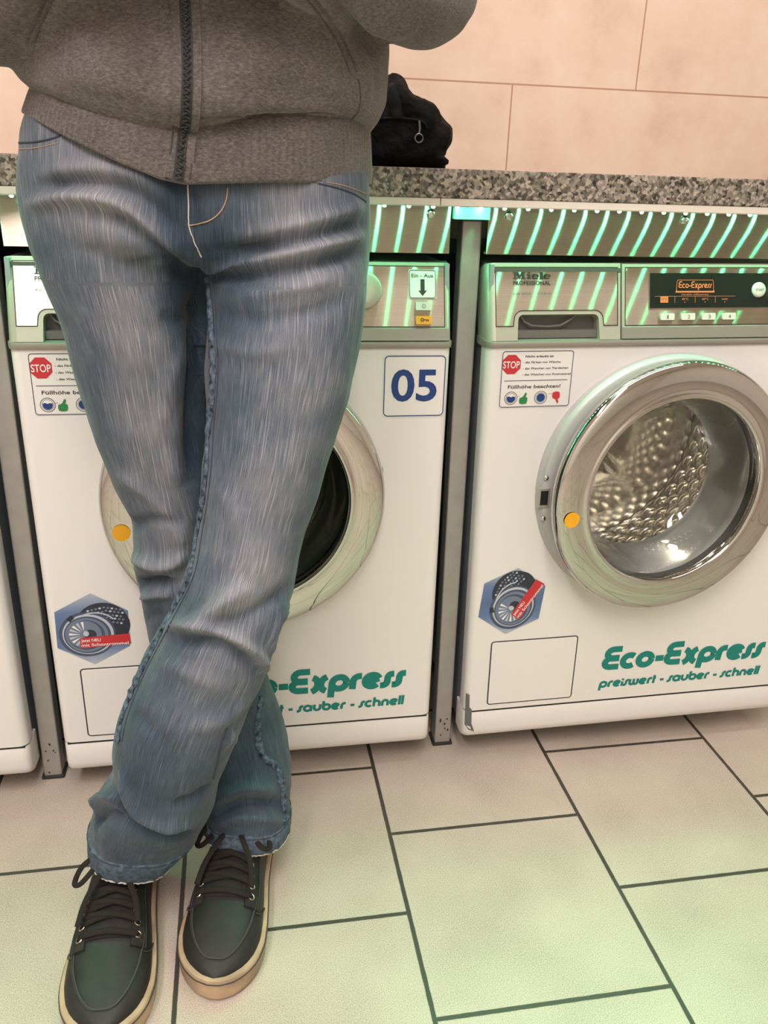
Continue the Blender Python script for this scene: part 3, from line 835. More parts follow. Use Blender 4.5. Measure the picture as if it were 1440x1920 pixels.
def upper_panel(x0, x1, label):
    r = empty('fascia_panel', (x0, 0.0265, .8485)); tag(r, label, 'panel', 'brushed metal panels under the counter')
    mb = MB(); w = x1-x0
    mb.box(0, w, 0, .004, 0, .0640); mb.box(0, w, .004, .012, 0, .003)
    mb.build('metal_sheet', panel_metal, r, smooth=0, bevel=.0008)
    for x in (.029, w/2, w-.029):
        q = MB(); q.lathe([(.0062, 0), (.0060, -.0020), (.0045, -.0034), (.0022, -.0036), (.0020, -.0020), (.0001, -.0020)], (x, .0520), 24); q.build('screw', chrome, r, smooth=50)
upper_panel(.0045, .5905, 'brushed metal panel above the 05 machine, behind the person')
upper_panel(.6435, 1.2300, 'brushed metal panel above the machine with the open door')
upper_panel(-.6400, -.0350, 'brushed metal panel above the far left machine')
# dark backing above the machines
ct = empty('counter', (0, 0, .921)); tag(ct, 'grey speckled granite counter over the washing machines', 'counter')
mb = MB(); mb.box(-2.2, 1.9, -.002, .70, .0, .0365); mb.build('granite_slab', granite, ct, smooth=0, bevel=.002, seg=3)
mb = MB(); mb.box(-2.2, .5675, -.001, .014, -.0095, -.0002); mb.box(.5685, 1.9, -.001, .014, -.0098, -.0002)
mb.build('white_edging', P('edging_cream', (.72, .66, .58), .5), ct, smooth=0, bevel=.0008)

ls = empty('led_strip', (0, .007, .9115)); tag(ls, 'green light strip under the front edge of the counter', 'light strip')
mb = MB(); mb.box(-.55, 1.45, -.004, .004, -.0012, 0); mb.build('strip_tape', P('strip_tape_white', (.7, .72, .7), .5), ls, smooth=0)
LED_STRENGTH = 640.0
led_m = P('green_led', (.1, .5, .25), .4, emit=(0.07, 1.0, 0.38), es=LED_STRENGTH)
q = MB(); seg = 8
q.loft([[(r*math.cos(2*math.pi*j/seg), r*math.sin(2*math.pi*j/seg), z) for j in range(seg)] for r, z in ((.0026, 0), (.0022, -.0016), (.0008, -.0024))], True, False, True)
led0 = q.build('led', led_m, ls); led0.location = (-.0400, 0, -.0012)
for i in range(-15, 44):
    if i == 0: continue
    o = led0.copy(); COL.objects.link(o); o.parent = ls; o.location = (-.0400+i*.03333, 0, -.0012)

l = bpy.data.lights.new('led_light', 'AREA'); l.shape = 'RECTANGLE'; l.size = 2.0; l.size_y = .004; l.energy = 7.0; l.color = (.12, 1.0, .42); l.spread = math.radians(96)
lj = bpy.data.objects.new('led_light', l); COL.objects.link(lj); lj.parent = ls; lj.location = (.45, -.0045, -.0030)
lj.rotation_euler = Vector((0, -.80, -.60)).to_track_quat('-Z', 'Y').to_euler()
# ------------------------------------------------------------------ the standing person
person = empty('person', (0.20, -0.22, 0))
tag(person, 'person in grey zip hoodie and faded blue jeans leaning on the counter, legs crossed', 'person')

def catmull(rows, n):
    """rows of numbers, first column the parameter; resampled smoothly at n values"""
    A = np.array(rows, float); x = A[:, 0]; out = []
    for q in np.linspace(x[0], x[-1], n):
        i = min(max(int(np.searchsorted(x, q)) - 1, 0), len(x)-2)
        t = (q-x[i])/(x[i+1]-x[i]); h = x[i+1]-x[i]
        m0 = (A[i+1]-A[i-1])/(x[i+1]-x[i-1]) if i > 0 else (A[i+1]-A[i])/h
        m1 = (A[i+2]-A[i])/(x[i+2]-x[i]) if i+2 < len(x) else (A[i+1]-A[i])/h
        out.append((2*t**3-3*t**2+1)*A[i] + (t**3-2*t**2+t)*h*m0 + (-2*t**3+3*t**2)*A[i+1] + (t**3-t**2)*h*m1)
    return out

def limb_ring(row, seg=48, ex=0.92):
    y, l, r, Y, b = row
    L = pt(l, y, Y); R = pt(r, y, Y); C = (L+R)/2; A = (R-L)/2
    B = Vector((-A.y, A.x, 0)).normalized()*b
    if B.y > 0: B = -B
    pts = []
    for k in range(seg):
        t = 2*math.pi*k/seg; c, s = math.cos(t), math.sin(t)
        pts.append(C + A*(math.copysign(abs(c)**ex, c)) + B*(math.copysign(abs(s)**ex, s)))
    return pts, C, A, B

FRONT = [(330,372,690,-.140,.100),(450,380,688,-.150,.105),(520,383,687,-.168,.100),(600,384,680,-.185,.095),(700,386,661,-.200,.088),(800,384,632,-.215,.083),
         (900,378,600,-.225,.079),(1000,366,569,-.238,.076),(1050,356,557,-.245,.075),(1100,338,547,-.255,.075),(1150,315,533,-.262,.074),(1200,288,517,-.268,.073),
         (1250,262,499,-.272,.072),(1300,240,479,-.276,.072),(1350,222,456,-.277,.071),(1400,213,433,-.275,.070),(1450,210,413,-.268,.069),(1500,182,401,-.258,.068),(1550,168,374,-.244,.066),(1585,170,334,-.237,.063)]
BACK = [(330,38,365,-.130,.100),(450,56,390,-.135,.100),(520,80,391,-.135,.097),(600,118,393,-.135,.091),(700,143,396,-.133,.084),(800,174,398,-.128,.078),
        (900,215,400,-.122,.073),(960,246,404,-.118,.070),(1000,249,410,-.116,.068),(1050,250,425,-.114,.066),(1100,264,440,-.114,.065),(1150,269,452,-.114,.064),(1200,280,470,-.116,.063),(1250,300,496,-.120,.062),
        (1300,325,514,-.127,.062),(1350,345,531,-.138,.063),(1400,362,543,-.152,.065),(1450,374,546,-.168,.067),(1500,380,543,-.182,.067),(1540,382,541,-.192,.063)]
PELVIS = [(180,70,668,-.130,.090),(230,44,672,-.130,.104),(300,35,682,-.132,.120),(350,36,690,-.134,.124),(400,44,689,-.136,.124),(450,57,688,-.138,.118),(485,72,686,-.140,.095)]

def lofted(rows, n, seg=48, ex=.92):
    mb = MB(); info = []
    rings = []
    for r in catmull(rows, n):
        p, C, A, B = limb_ring(r, seg, ex); rings.append(p); info.append((C, A, B))
    mb.loft(rings)
    return mb, info
mbF, infF = lofted(FRONT, 70)
mbB, infB = lofted(BACK, 70)
mbP, infP = lofted(PELVIS, 16, 64, .9)

def fuse(mbs, voxel, smooth_it, name):
    """one skin over several overlapping volumes; returns vertices and faces"""
    tmp = MB()
    for m in mbs: tmp.add(m.v, m.f)
    o = tmp.build(name, [], smooth=0, clean=True)
    md = o.modifiers.new('r', 'REMESH'); md.mode = 'VOXEL'; md.voxel_size = voxel; md.adaptivity = 0
    ms = o.modifiers.new('s', 'SMOOTH'); ms.factor = 0.5; ms.iterations = smooth_it
    dg = bpy.context.evaluated_depsgraph_get()
    me = bpy.data.meshes.new_from_object(o.evaluated_get(dg))
    bpy.data.objects.remove(o)
    return me

def mesh_np(me):
    n = len(me.vertices)
    co = np.empty(n*3); me.vertices.foreach_get('co', co)
    no = np.empty(n*3); me.vertices.foreach_get('normal', no)
    return co.reshape(-1, 3), no.reshape(-1, 3)

def bvh_of(me):
    return BVHTree.FromPolygons([tuple(v.co) for v in me.vertices], [tuple(p.vertices) for p in me.polygons])

def resample(pts, step):
    out = []
    for a, b in zip(pts[:-1], pts[1:]):
        n = max(1, int((b-a).length/step))
        out += [a + (b-a)*(k/n) for k in range(n)]
    out.append(pts[-1]); return out

def smooth_px(P, n=6):
    """Catmull-Rom through pixel points"""
    P = [np.array(p, float) for p in P]; out = []
    for i in range(len(P)-1):
        p0 = P[max(i-1, 0)]; p1 = P[i]; p2 = P[i+1]; p3 = P[min(i+2, len(P)-1)]
        for k in range(n):
            t = k/n
            out.append(.5*((2*p1) + (-p0+p2)*t + (2*p0-5*p1+4*p2-p3)*t*t + (-p0+3*p1-3*p2+p3)*t**3))
    out.append(P[-1]); return out

def on_surface(bvh, P, n=6, lift=0.0, maxstep=.06):
    res = []
    for q in smooth_px(P, n):
        h, nn = hit(bvh, q[0], q[1])
        if h is None: continue
        if res and (h-res[-1][0]).length > maxstep: continue
        res.append((h + nn*lift, nn))
    return res

def folds(me, strokes):
    """raise or sink the skin along strokes (pixel paths seen on it): (path, amplitude, width)"""
    bvh = bvh_of(me); co, no = mesh_np(me); d = np.zeros(len(co))
    for path, amp, wid in strokes:
        S = on_surface(bvh, path, 8)
        if len(S) < 2: continue
        pts = resample([s[0] for s in S], wid*.35)
        Q = np.array([tuple(p) for p in pts]); n = len(Q)
        lo, hi = Q.min(0)-3*wid, Q.max(0)+3*wid
        ix = np.where(((co > lo) & (co < hi)).all(1))[0]
        if not len(ix): continue
        D = np.sqrt(((co[ix, None, :]-Q[None])**2).sum(2)); j = D.argmin(1); dm = D[np.arange(len(ix)), j]
        tt = j/(n-1); taper = np.clip(np.minimum(tt, 1-tt)*4+.12, 0, 1)
        d[ix] += amp*np.exp(-(dm/(wid*.85))**2)*taper
    return co, no, d

def fbm(X, seed, octaves=3):
    r = np.random.default_rng(seed); out = np.zeros(len(X)); a = 1.0
    for o in range(octaves):
        for k in range(5):
            w = r.normal(size=3); w /= np.linalg.norm(w)
            out += a/5*np.sin(X@w*(2**o)*2*np.pi + r.uniform(0, 6.28))*1.6
        a *= .5
    return out

# ---- jeans
jm = fuse([mbF, mbB, mbP], 0.0042, 6, 'jeans')
JF = [ # (path, amplitude, width)
    ([(50,385),(120,368),(200,376),(255,405),(320,462),(372,492)], .0055, .008),
    ([(60,352),(150,340),(230,352),(290,392),(350,450)], -.0050, .010),
    ([(150,400),(230,412),(300,470),(360,520)], -.0045, .010),
    ([(70,330),(170,318),(260,332),(330,380)], .0030, .009),
    ([(385,502),(450,496),(540,478),(620,458),(684,440)], .0050, .008),
    ([(395,515),(470,516),(560,500),(680,470)], -.0050, .009),
    ([(400,470),(480,466),(580,445),(684,415)], -.0045, .009),
    ([(440,440),(540,425),(620,405),(684,385)], .0035, .009),
    ([(430,560),(540,545),(640,520)], .0028, .009),
    ([(400,585),(480,600),(560,590),(660,560)], -.0025, .010),
    ([(395,640),(470,660),(560,650)], .0020, .010),
    ([(380,560),(340,600),(300,590)], -.0025, .010),
    ([(386,520),(374,640),(368,740),(364,840),(360,920)], -.0075, .016),
    ([(350,640),(320,720),(300,820)], .0018, .012),
    ([(230,500),(290,488),(330,500)], -.0022, .006),
    ([(216,890),(280,930),(330,990),(350,1040)], .0030, .011),
    ([(250,985),(300,975),(350,985)], -.0030, .010),
    ([(252,1045),(300,1062),(350,1040)], .0055, .011),
    ([(258,1095),(300,1092),(340,1100)], -.0070, .008),
    ([(270,1120),(300,1112),(330,1122)], .0045, .008),
    ([(268,1160),(300,1150),(318,1150)], -.0025, .008),
    ([(392,900),(440,960),(470,1040),(470,1090)], .0020, .014),
    ([(470,1090),(420,1130),(370,1165),(310,1180)], .0060, .012),
    ([(548,1095),(500,1135),(450,1165),(400,1170)], -.0040, .012),
    ([(330,1175),(390,1178),(440,1195),(480,1225),(498,1258)], .0060, .008),
    ([(330,1200),(400,1205),(450,1228),(485,1262)], -.0055, .010),
    ([(540,1130),(515,1180),(505,1230)], .0035, .009),
    ([(290,1240),(350,1260),(420,1300)], .0022, .012),
    ([(470,1310),(420,1350),(350,1370)], .0025, .012),
    ([(250,1330),(300,1380),(340,1440)], -.0022, .012),
    ([(228,1440),(240,1480),(262,1520),(312,1545),(370,1540)], .0060, .010),
    ([(222,1490),(250,1545),(300,1572),(360,1562)], -.0075, .009),
    ([(170,1520),(200,1492),(228,1498)], .0060, .009),
    ([(175,1545),(205,1525),(235,1545)], -.0055, .008),
    ([(395,1470),(360,1500),(320,1505)], -.0040, .010),
    ([(405,1505),(455,1478),(520,1480)], .0050, .009),
    ([(400,1530),(460,1505),(535,1510)], -.0060, .009),
    ([(395,1550),(450,1532),(530,1540)], .0040, .008),
    ([(420,1440),(470,1450),(510,1430)], -.0030, .012),
    ([(425,1380),(470,1400),(530,1390)], .0030, .012),
    ([(352,345),(354,410),(376,470),(386,500)], .0030, .004),
    ([(366,345),(368,405),(385,440)], -.0020, .005),
]
co, no, dd = folds(jm, JF)
Q = co*np.array([14, 14, 9]); dd = dd*2.2 + .0013*fbm(Q, 3, 3)
dd_ = 0; Q2 = co*np.array([30, 30, 45]); low = np.clip((.22-co[:, 2])/.1, 0, 1); dd += .0012*low*fbm(Q2, 5, 2)
co2 = co + no*dd[:, None]
jm.vertices.foreach_set('co', co2.ravel())
# running coordinates along the cloth (for the weave) and its fading, with crotch and inner-thigh shade painted in
def axis_table(info): return np.array([tuple(i[0]) for i in info]), np.array([tuple(i[1].normalized()) for i in info])
def cloth_coords(co, info):
    C, A = axis_table(info)
    seglen = np.r_[0, np.cumsum(np.linalg.norm(np.diff(C, axis=0), axis=1))]
    out = np.empty((len(co), 3)); dist = np.empty(len(co))
    for s in range(0, len(co), 20000):
        x = co[s:s+20000]; D = ((x[:, None]-C[None])**2).sum(2); j = D.argmin(1)
        tan = np.gradient(C, axis=0)[j]; tan /= np.linalg.norm(tan, axis=1)[:, None]
        r = x-C[j]; v = seglen[j] + (r*tan).sum(1)
        side = A[j]; side = side-(side*tan).sum(1)[:, None]*tan; side /= np.linalg.norm(side, axis=1)[:, None]
        dep = np.cross(tan, side); a = (r*side).sum(1); b = (r*dep).sum(1)
        out[s:s+20000] = np.c_[np.arctan2(a, -b*np.sign(dep[:, 1]) if False else b)*.085, v, b]
        dist[s:s+20000] = np.sqrt(D.min(1))
    return out, dist
cf, df = cloth_coords(co, infF); cb_, db_ = cloth_coords(co, infB); cp_, dp_ = cloth_coords(co, infP)
isF = df < db_
cl = np.where(isF[:, None], cf, cb_)
hipmix = np.clip((co[:, 2]-.80)/.06, 0, 1)
flat = np.c_[co[:, 0]*1.1, -co[:, 2], co[:, 1]]
cl = np.where((hipmix > .5)[:, None], flat, cl)
C, A = axis_table(infF); Cb, Ab = axis_table(infB)
def lateral(co, Cx, Ax, info):
    D = ((co[:, None, 2]-Cx[None, :, 2])**2); j = D.argmin(1)
    w = np.array([i[1].length for i in info])[j]
    return ((co-Cx[j])*Ax[j]).sum(1)/w
lat = np.where(isF, lateral(co, C, A, infF), lateral(co, Cb, Ab, infB))
z = co[:, 2]
def sm(a, b, x): t = np.clip((x-a)/(b-a), 0, 1); return t*t*(3-2*t)
fade_shade = .17*sm(.15, .55, z) + .02 + .51*np.exp(-((lat-.12)/.62)**2)*sm(.26, .50, z)
fade_shade -= .34*np.exp(-(((co[:, 0]-.262)/.065)**2+((z-.835)/.085)**2))  # shade round the crotch painted into the cloth tone
fade_shade += .14*sm(.84, .90, z)*np.exp(-((co[:, 0]-.12)/.09)**2)
fade_shade -= .45*sm(.35, .85, lat)*(~isF)*sm(.38, .5, z)  # painted shade on the back thigh beside the front leg
fade_shade -= .10*sm(.55, 1.0, np.abs(lat))
fade_shade = np.clip(fade_shade + 22*dd*np.clip((z-.1)*4, .3, 1), -.25, 1.0)  # raised folds paler, hollows darker
at = jm.attributes.new('weave', 'FLOAT_VECTOR', 'POINT'); at.data.foreach_set('vector', cl.astype(np.float32).ravel())
at = jm.attributes.new('fade_shade', 'FLOAT', 'POINT'); at.data.foreach_set('value', fade_shade.astype(np.float32))

def denim_mat():
    m, nt, b = newmat('faded_denim')
    aw = nt.nodes.new('ShaderNodeAttribute'); aw.attribute_name = 'weave'
    af = nt.nodes.new('ShaderNodeAttribute'); af.attribute_name = 'fade_shade'
    mp = nt.nodes.new('ShaderNodeMapping'); mp.inputs['Scale'].default_value = (1900, 38, 0)
    nt.links.new(aw.outputs['Vector'], mp.inputs['Vector'])
    n = nt.nodes.new('ShaderNodeTexNoise'); n.inputs['Scale'].default_value = 1.0; n.inputs['Detail'].default_value = 3
    nt.links.new(mp.outputs[0], n.inputs['Vector'])
    mp2 = nt.nodes.new('ShaderNodeMapping'); mp2.inputs['Scale'].default_value = (1500, 1500, 0); mp2.inputs['Rotation'].default_value = (0, 0, .6)
    nt.links.new(aw.outputs['Vector'], mp2.inputs['Vector'])
    n2 = nt.nodes.new('ShaderNodeTexNoise'); n2.inputs['Scale'].default_value = 1.0; n2.inputs['Detail'].default_value = 2
    nt.links.new(mp2.outputs[0], n2.inputs['Vector'])
    n3 = nt.nodes.new('ShaderNodeTexNoise'); n3.inputs['Scale'].default_value = 16; n3.inputs['Detail'].default_value = 5
    tc = nt.nodes.new('ShaderNodeTexCoord'); nt.links.new(tc.outputs['Object'], n3.inputs['Vector'])
    f = math_node(nt, 'MULTIPLY_ADD', n.outputs['Fac'], .80, math_node(nt, 'MULTIPLY', n2.outputs['Fac'], .35))
    f = math_node(nt, 'ADD', math_node(nt, 'SUBTRACT', f, .60), math_node(nt, 'MULTIPLY', math_node(nt, 'SUBTRACT', n3.outputs['Fac'], .5), .45))
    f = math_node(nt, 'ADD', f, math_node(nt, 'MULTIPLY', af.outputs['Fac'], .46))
    mp4 = nt.nodes.new('ShaderNodeMapping'); mp4.inputs['Scale'].default_value = (760, 15, 0)
    nt.links.new(aw.outputs['Vector'], mp4.inputs['Vector'])
    n4 = nt.nodes.new('ShaderNodeTexNoise'); n4.inputs['Scale'].default_value = 1.0; n4.inputs['Detail'].default_value = 1.5
    nt.links.new(mp4.outputs[0], n4.inputs['Vector'])
    th = nt.nodes.new('ShaderNodeMapRange'); th.inputs['From Min'].default_value = .55; th.inputs['From Max'].default_value = .70
    nt.links.new(n4.outputs['Fac'], th.inputs['Value'])
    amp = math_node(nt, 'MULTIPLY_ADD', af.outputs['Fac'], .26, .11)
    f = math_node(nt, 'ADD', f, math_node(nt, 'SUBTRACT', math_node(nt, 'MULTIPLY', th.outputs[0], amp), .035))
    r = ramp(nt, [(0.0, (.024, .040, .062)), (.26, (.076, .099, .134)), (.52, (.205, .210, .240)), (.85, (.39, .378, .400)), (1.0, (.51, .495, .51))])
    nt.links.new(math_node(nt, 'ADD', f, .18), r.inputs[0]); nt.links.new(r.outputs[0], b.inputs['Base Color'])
    b.inputs['Roughness'].default_value = .85; b.inputs['Specular IOR Level'].default_value = .2
    b.inputs['Sheen Weight'].default_value = .15
    bp = nt.nodes.new('ShaderNodeBump'); bp.inputs['Strength'].default_value = .35; bp.inputs['Distance'].default_value = .0012
    nt.links.new(f, bp.inputs['Height']); nt.links.new(bp.outputs[0], b.inputs['Normal'])
    return m
denim = denim_mat()
seam_denim = P('seam_denim', (.075, .10, .14), .85, spec=.2, var=(170, .85), bump=(300, .6, .002))
hem_denim = P('hem_denim', (.085, .115, .155), .85, spec=.2, var=(150, .4), bump=(250, .5, .002))
thread = P('tan_thread', (.42, .28, .17), .8, spec=.2)
pale_thread = P('pale_thread', (.55, .50, .46), .8, spec=.2)
dark_thread = P('dark_thread', (.05, .06, .085), .8, spec=.2)
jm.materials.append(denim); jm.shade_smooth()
jeans = bpy.data.objects.new('jeans', jm); COL.objects.link(jeans)
def adopt(o, parent):      # parent an object built in world coordinates without moving it
    o.parent = parent
    off = Vector((0, 0, 0)); p = parent
    while p: off += Vector(p.location); p = p.parent
    o.location = o.location - off
    return o
adopt(jeans, person)
tag(jeans, 'faded blue jeans')
jb = bvh_of(jm)
def seam(path, r, mat, name, parent, bv, flat=.45, lift=.0003, n=8, pucker=0, closed=False):
    S = on_surface(bv, path, n, lift)
    if len(S) < 2: return None
    mb = MB(); pts = []; ups = []
    R = resample([s[0] for s in S], max(.003, r*.8)); k = 0
    for p in R:
        loc, nn, idx, dist = bv.find_nearest(p)
        pts.append(loc + nn*lift); ups.append(nn)
    rr = [r*(1+pucker*math.sin(i*1.7)*(.6+.4*math.sin(i*.37))) for i in range(len(pts))]
    mb.tube(pts, rr, 8, flat, up=ups)
    o = mb.build(name, mat, smooth=60); adopt(o, parent); return o
INSEAM = [(390,520),(396,600),(400,680),(398,740),(392,800),(388,870),(380,940),(370,1000),(360,1060),(346,1100),(318,1155),(292,1205),(266,1255),(244,1305),(228,1350),(220,1390)]
seam(INSEAM, .0060, seam_denim, 'inseam', jeans, jb, .5, .0006, 8, .34)
seam([(p[0]+9, p[1]) for p in INSEAM], .0007, dark_thread, 'seam_stitching', jeans, jb, 1, .0003)
seam([(490,1305),(486,1340),(483,1378),(494,1418),(518,1438),(529,1474),(533,1515),(532,1540)], .0048, seam_denim, 'inseam', jeans, jb, .5, .0006, 8, .34)
seam([(425,1365),(414,1395),(408,1425),(400,1460)], .0016, dark_thread, 'outseam', jeans, jb, .6, .0002)
seam([(352,347),(353,380),(354,418),(364,452),(378,482)], .0007, pale_thread, 'fly_edge', jeans, jb, 1, .0004)
seam([(427,352),(424,375),(414,396),(396,412),(372,420),(355,423)], .0007, thread, 'fly_stitching', jeans, jb, 1, .0004)
seam([(36,268),(70,266),(105,258),(128,246)], .0010, dark_thread, 'pocket_stitching', jeans, jb, 1, .0003)
seam([(36,280),(72,277),(110,268)], .0005, thread, 'pocket_stitching', jeans, jb, 1, .0003)
seam([(596,344),(630,352),(660,362),(686,378)], .0008, dark_thread, 'pocket_stitching', jeans, jb, 1, .0003)
seam([(612,342),(640,347),(668,356),(686,364)], .0005, thread, 'pocket_stitching', jeans, jb, 1, .0003)
# hems: thick puckered cuffs round the bottom of each leg
def row_at(rows, y):
    A = np.array(rows, float); ym = min(y, A[-1, 0])
    r = [float(np.interp(ym, A[:, 0], A[:, j])) for j in range(1, 5)]
    return (y, *r)
def cuff(rows):
    y = rows[-1][0]; mb = MB(); rings = []
    for k, (dy, gr) in enumerate([(-33, -.0040), (-31, .0012), (-27, .0024), (-14, .0028), (0, .0026), (4, .0010), (3, -.0035), (-10, -.0050)]):
        p, C, A, B = limb_ring(row_at(rows, y+dy), 120, .92)
        rings.append([q + (q-C).normalized()*(gr + .0014*math.sin(i*1.31)*(1 if 0 < k < 6 else 0)*(.5+.5*math.sin(i*.41))) + Vector((0, 0, .0015*math.sin(i*.105*2+1))) for i, q in enumerate(p)])
    mb.loft(rings, True, False, False)
    adopt(mb.build('hem', hem_denim, smooth=70), jeans)
    mb = MB(); p, C, A, B = limb_ring(row_at(rows, y-29), 120, .92)
    mb.tube([q + (q-C).normalized()*.0022 + Vector((0, 0, .0015*math.sin(i*.105*2+1))) for i, q in enumerate(p)], .0007, 6, closed=True)
    mb2 = MB(); p2, C2, A, B = limb_ring(row_at(rows, y+3), 160, .92)
    mb2.tube([q + (q-C2).normalized()*(.0014+.0006*math.sin(i*2.3)) + Vector((0, 0, .0015*math.sin(i*.079*2+1)+.0006*math.sin(i*1.9))) for i, q in enumerate(p2)], .0012, 6, closed=True)
    adopt(mb2.build('frayed_edge', pale_thread, smooth=60), jeans)
    adopt(mb.build('hem_stitching', dark_thread, smooth=60), jeans)
cuff(FRONT); cuff(BACK)

# ---- hoodie
def px_ring(l, r, f, Y, b, seg=56, ex=.9, grow=0.0):
    """ring of cloth round the waist: f gives the photo row of the ring for each photo column"""
    pts = []
    for k in range(seg):
        t = 2*math.pi*k/seg; c, s = math.cos(t), math.sin(t)
        x = (l+r)/2 + (r-l)/2*math.copysign(abs(c)**ex, c)
        y = Y - (b if s > 0 else min(b, -Y-.006))*math.copysign(abs(s)**ex, s)
        pts.append(pt(x, f(x), y))
    if grow:
        C = sum(pts, Vector())/seg
        pts = [q + (q-C).normalized()*grow for q in pts]
    return pts
F0 = lambda x: float(np.interp(x, [30,45,130,230,300,345,420,520,600,691,720], [205,213,260,308,336,346,344,342,343,346,347]))
F1 = lambda x: float(np.interp(x, [30,60,130,200,270,330,360,450,600,660,694,720], [150,164,188,212,228,242,238,224,214,222,246,252]))
def blend(fa, ya, t): return lambda x: fa(x)*(1-t) + (ya(x) if callable(ya) else ya)*t
# (left, right, row function, depth of the axis, half thickness)
TOR = [(54,688,blend(F1, F0, .55),-.13,.124),(62,690,blend(F1, F0, .12),-.13,.132),(56,697,blend(F1, 150, .06),-.13,.143),(42,712,blend(F1, 140, .22),-.13,.157),(30,724,blend(F1, 125, .50),-.13,.165),(28,727,blend(F1, 105, .85),-.13,.165),
       (40,726,lambda x: 62,-.13,.157),(66,722,lambda x: 0,-.13,.147)]
rings = []
for i in range(len(TOR)-1):
    a, b_ = TOR[i], TOR[i+1]
    for k in range(4):
        t = k/4
        rings.append(px_ring(a[0]*(1-t)+b_[0]*t, a[1]*(1-t)+b_[1]*t, blend(a[2], b_[2], t), a[3]*(1-t)+b_[3]*t, a[4]*(1-t)+b_[4]*t))
rings.append(px_ring(*TOR[-1]))
def flat_ring(z, cx, w, cy, b, seg=56, ex=.9):
    return [Vector((cx + w*math.copysign(abs(math.cos(t))**ex, math.cos(t)), min(cy - b*math.copysign(abs(math.sin(t))**ex, math.sin(t)), .02), z)) for t in [2*math.pi*k/seg for k in range(seg)]]
for r in catmull([(1.18,.284,.196,-.13,.142),(1.26,.284,.200,-.13,.136),(1.34,.284,.198,-.13,.126),(1.395,.284,.178,-.125,.108),(1.43,.284,.130,-.12,.090),(1.455,.284,.085,-.115,.076),(1.49,.284,.074,-.115,.072)], 22):
    rings.append(flat_ring(*[float(q) for q in r]))
mbT = MB().loft(rings)
def sleeve(path):
    A = []
    for q in path:      # (photo column, row, depth, radius) or a world point (x, y, z, radius, 0)
        p = Vector(q[:3]) if len(q) == 5 else pt(q[0], q[1], q[2])
        A.append((*p, q[3]))
    V = catmull([(i, *q) for i, q in enumerate(A)], 44)
    mb = MB(); mb.tube([Vector(v[1:4]) for v in V], [float(v[4]) for v in V], 24)
    return mb, A
mbL, armL = sleeve([(.425,-.125,1.370,.058,0),(.482,-.125,1.345,.064,0),(.520,-.13,1.25,.061,0),(806,-70,-.145,.056),(798,-14,-.17,.052),(735,-30,-.215,.050),(640,-70,-.27,.048),(520,-130,-.315,.044),(400,-170,-.335,.041)])
mbR, armR = sleeve([(.145,-.125,1.370,.058,0),(.088,-.125,1.345,.064,0),(.055,-.13,1.25,.061,0),(-14,-60,-.145,.056),(-14,8,-.165,.052),(30,-20,-.205,.050),(120,-90,-.25,.048),(250,-210,-.285,.044),(360,-290,-.30,.041)])
hm = fuse([mbT, mbL, mbR], .0052, 5, 'hoodie')
HF = [([(120,215),(200,235),(290,262),(335,270)], -.0040, .010), ([(380,225),(470,205),(560,205),(660,222)], .0035, .012),
      ([(60,140),(140,190),(240,225),(320,240)], .0040, .014), ([(400,232),(500,222),(600,222),(690,242)], -.0045, .009),
      ([(600,10),(640,60),(668,120),(675,180)], .0030, .006), ([(688,60),(700,120),(700,190)], -.0025, .012),
      ([(70,20),(55,60),(48,100)], .0025, .006), ([(612,-20),(640,24),(668,56),(700,78),(730,90)], -.0110, .009), ([(640,-10),(680,40),(720,62),(780,60)], .0050, .012), ([(100,-20),(78,20),(50,60),(20,85)], -.0070, .009), ([(700,20),(760,-10),(830,10)], .0030, .014),
      ([(420,40),(480,90),(580,120),(650,170)], .0035, .016), ([(380,140),(460,170),(560,175),(660,205)], -.0030, .012), ([(40,100),(90,150),(180,185),(300,200)], -.0030, .012), ([(120,60),(200,110),(280,120)], .0016, .020)]
co, no, dd = folds(hm, HF); dd += .0016*fbm(co*np.array([8, 8, 12]), 11, 3)
hm.vertices.foreach_set('co', (co+no*dd[:, None]).ravel())

def fleece_mat(name, k=1.0):
    m, nt, b = newmat(name)
    tc = nt.nodes.new('ShaderNodeTexCoord'); mp = nt.nodes.new('ShaderNodeMapping'); mp.inputs['Scale'].default_value = (1.0, 1.0, 2.4)
    nt.links.new(tc.outputs['Object'], mp.inputs['Vector'])
    n = nt.nodes.new('ShaderNodeTexNoise'); n.inputs['Scale'].default_value = 230; n.inputs['Detail'].default_value = 4; n.inputs['Roughness'].default_value = .7
    nt.links.new(mp.outputs[0], n.inputs['Vector'])
    n2 = nt.nodes.new('ShaderNodeTexNoise'); n2.inputs['Scale'].default_value = 14; n2.inputs['Detail'].default_value = 4
    nt.links.new(tc.outputs['Object'], n2.inputs['Vector'])
    f = math_node(nt, 'MULTIPLY_ADD', n.outputs['Fac'], .8, math_node(nt, 'MULTIPLY', n2.outputs['Fac'], .2))
    r = ramp(nt, [(.30, (.066*k, .057*k, .056*k)), (.5, (.142*k, .123*k, .119*k)), (.70, (.250*k, .220*k, .212*k))])
    nt.links.new(f, r.inputs[0]); nt.links.new(r.outputs[0], b.inputs['Base Color'])
    b.inputs['Roughness'].default_value = .95; b.inputs['Specular IOR Level'].default_value = .1; b.inputs['Sheen Weight'].default_value = .25
    bp = nt.nodes.new('ShaderNodeBump'); bp.inputs['Strength'].default_value = .5; bp.inputs['Distance'].default_value = .001
    nt.links.new(n.outputs['Fac'], bp.inputs['Height']); nt.links.new(bp.outputs[0], b.inputs['Normal'])
    return m
fleece = fleece_mat('grey_fleece'); rib_knit = fleece_mat('grey_rib_knit', .95)
hm.materials.append(fleece); hm.shade_smooth()
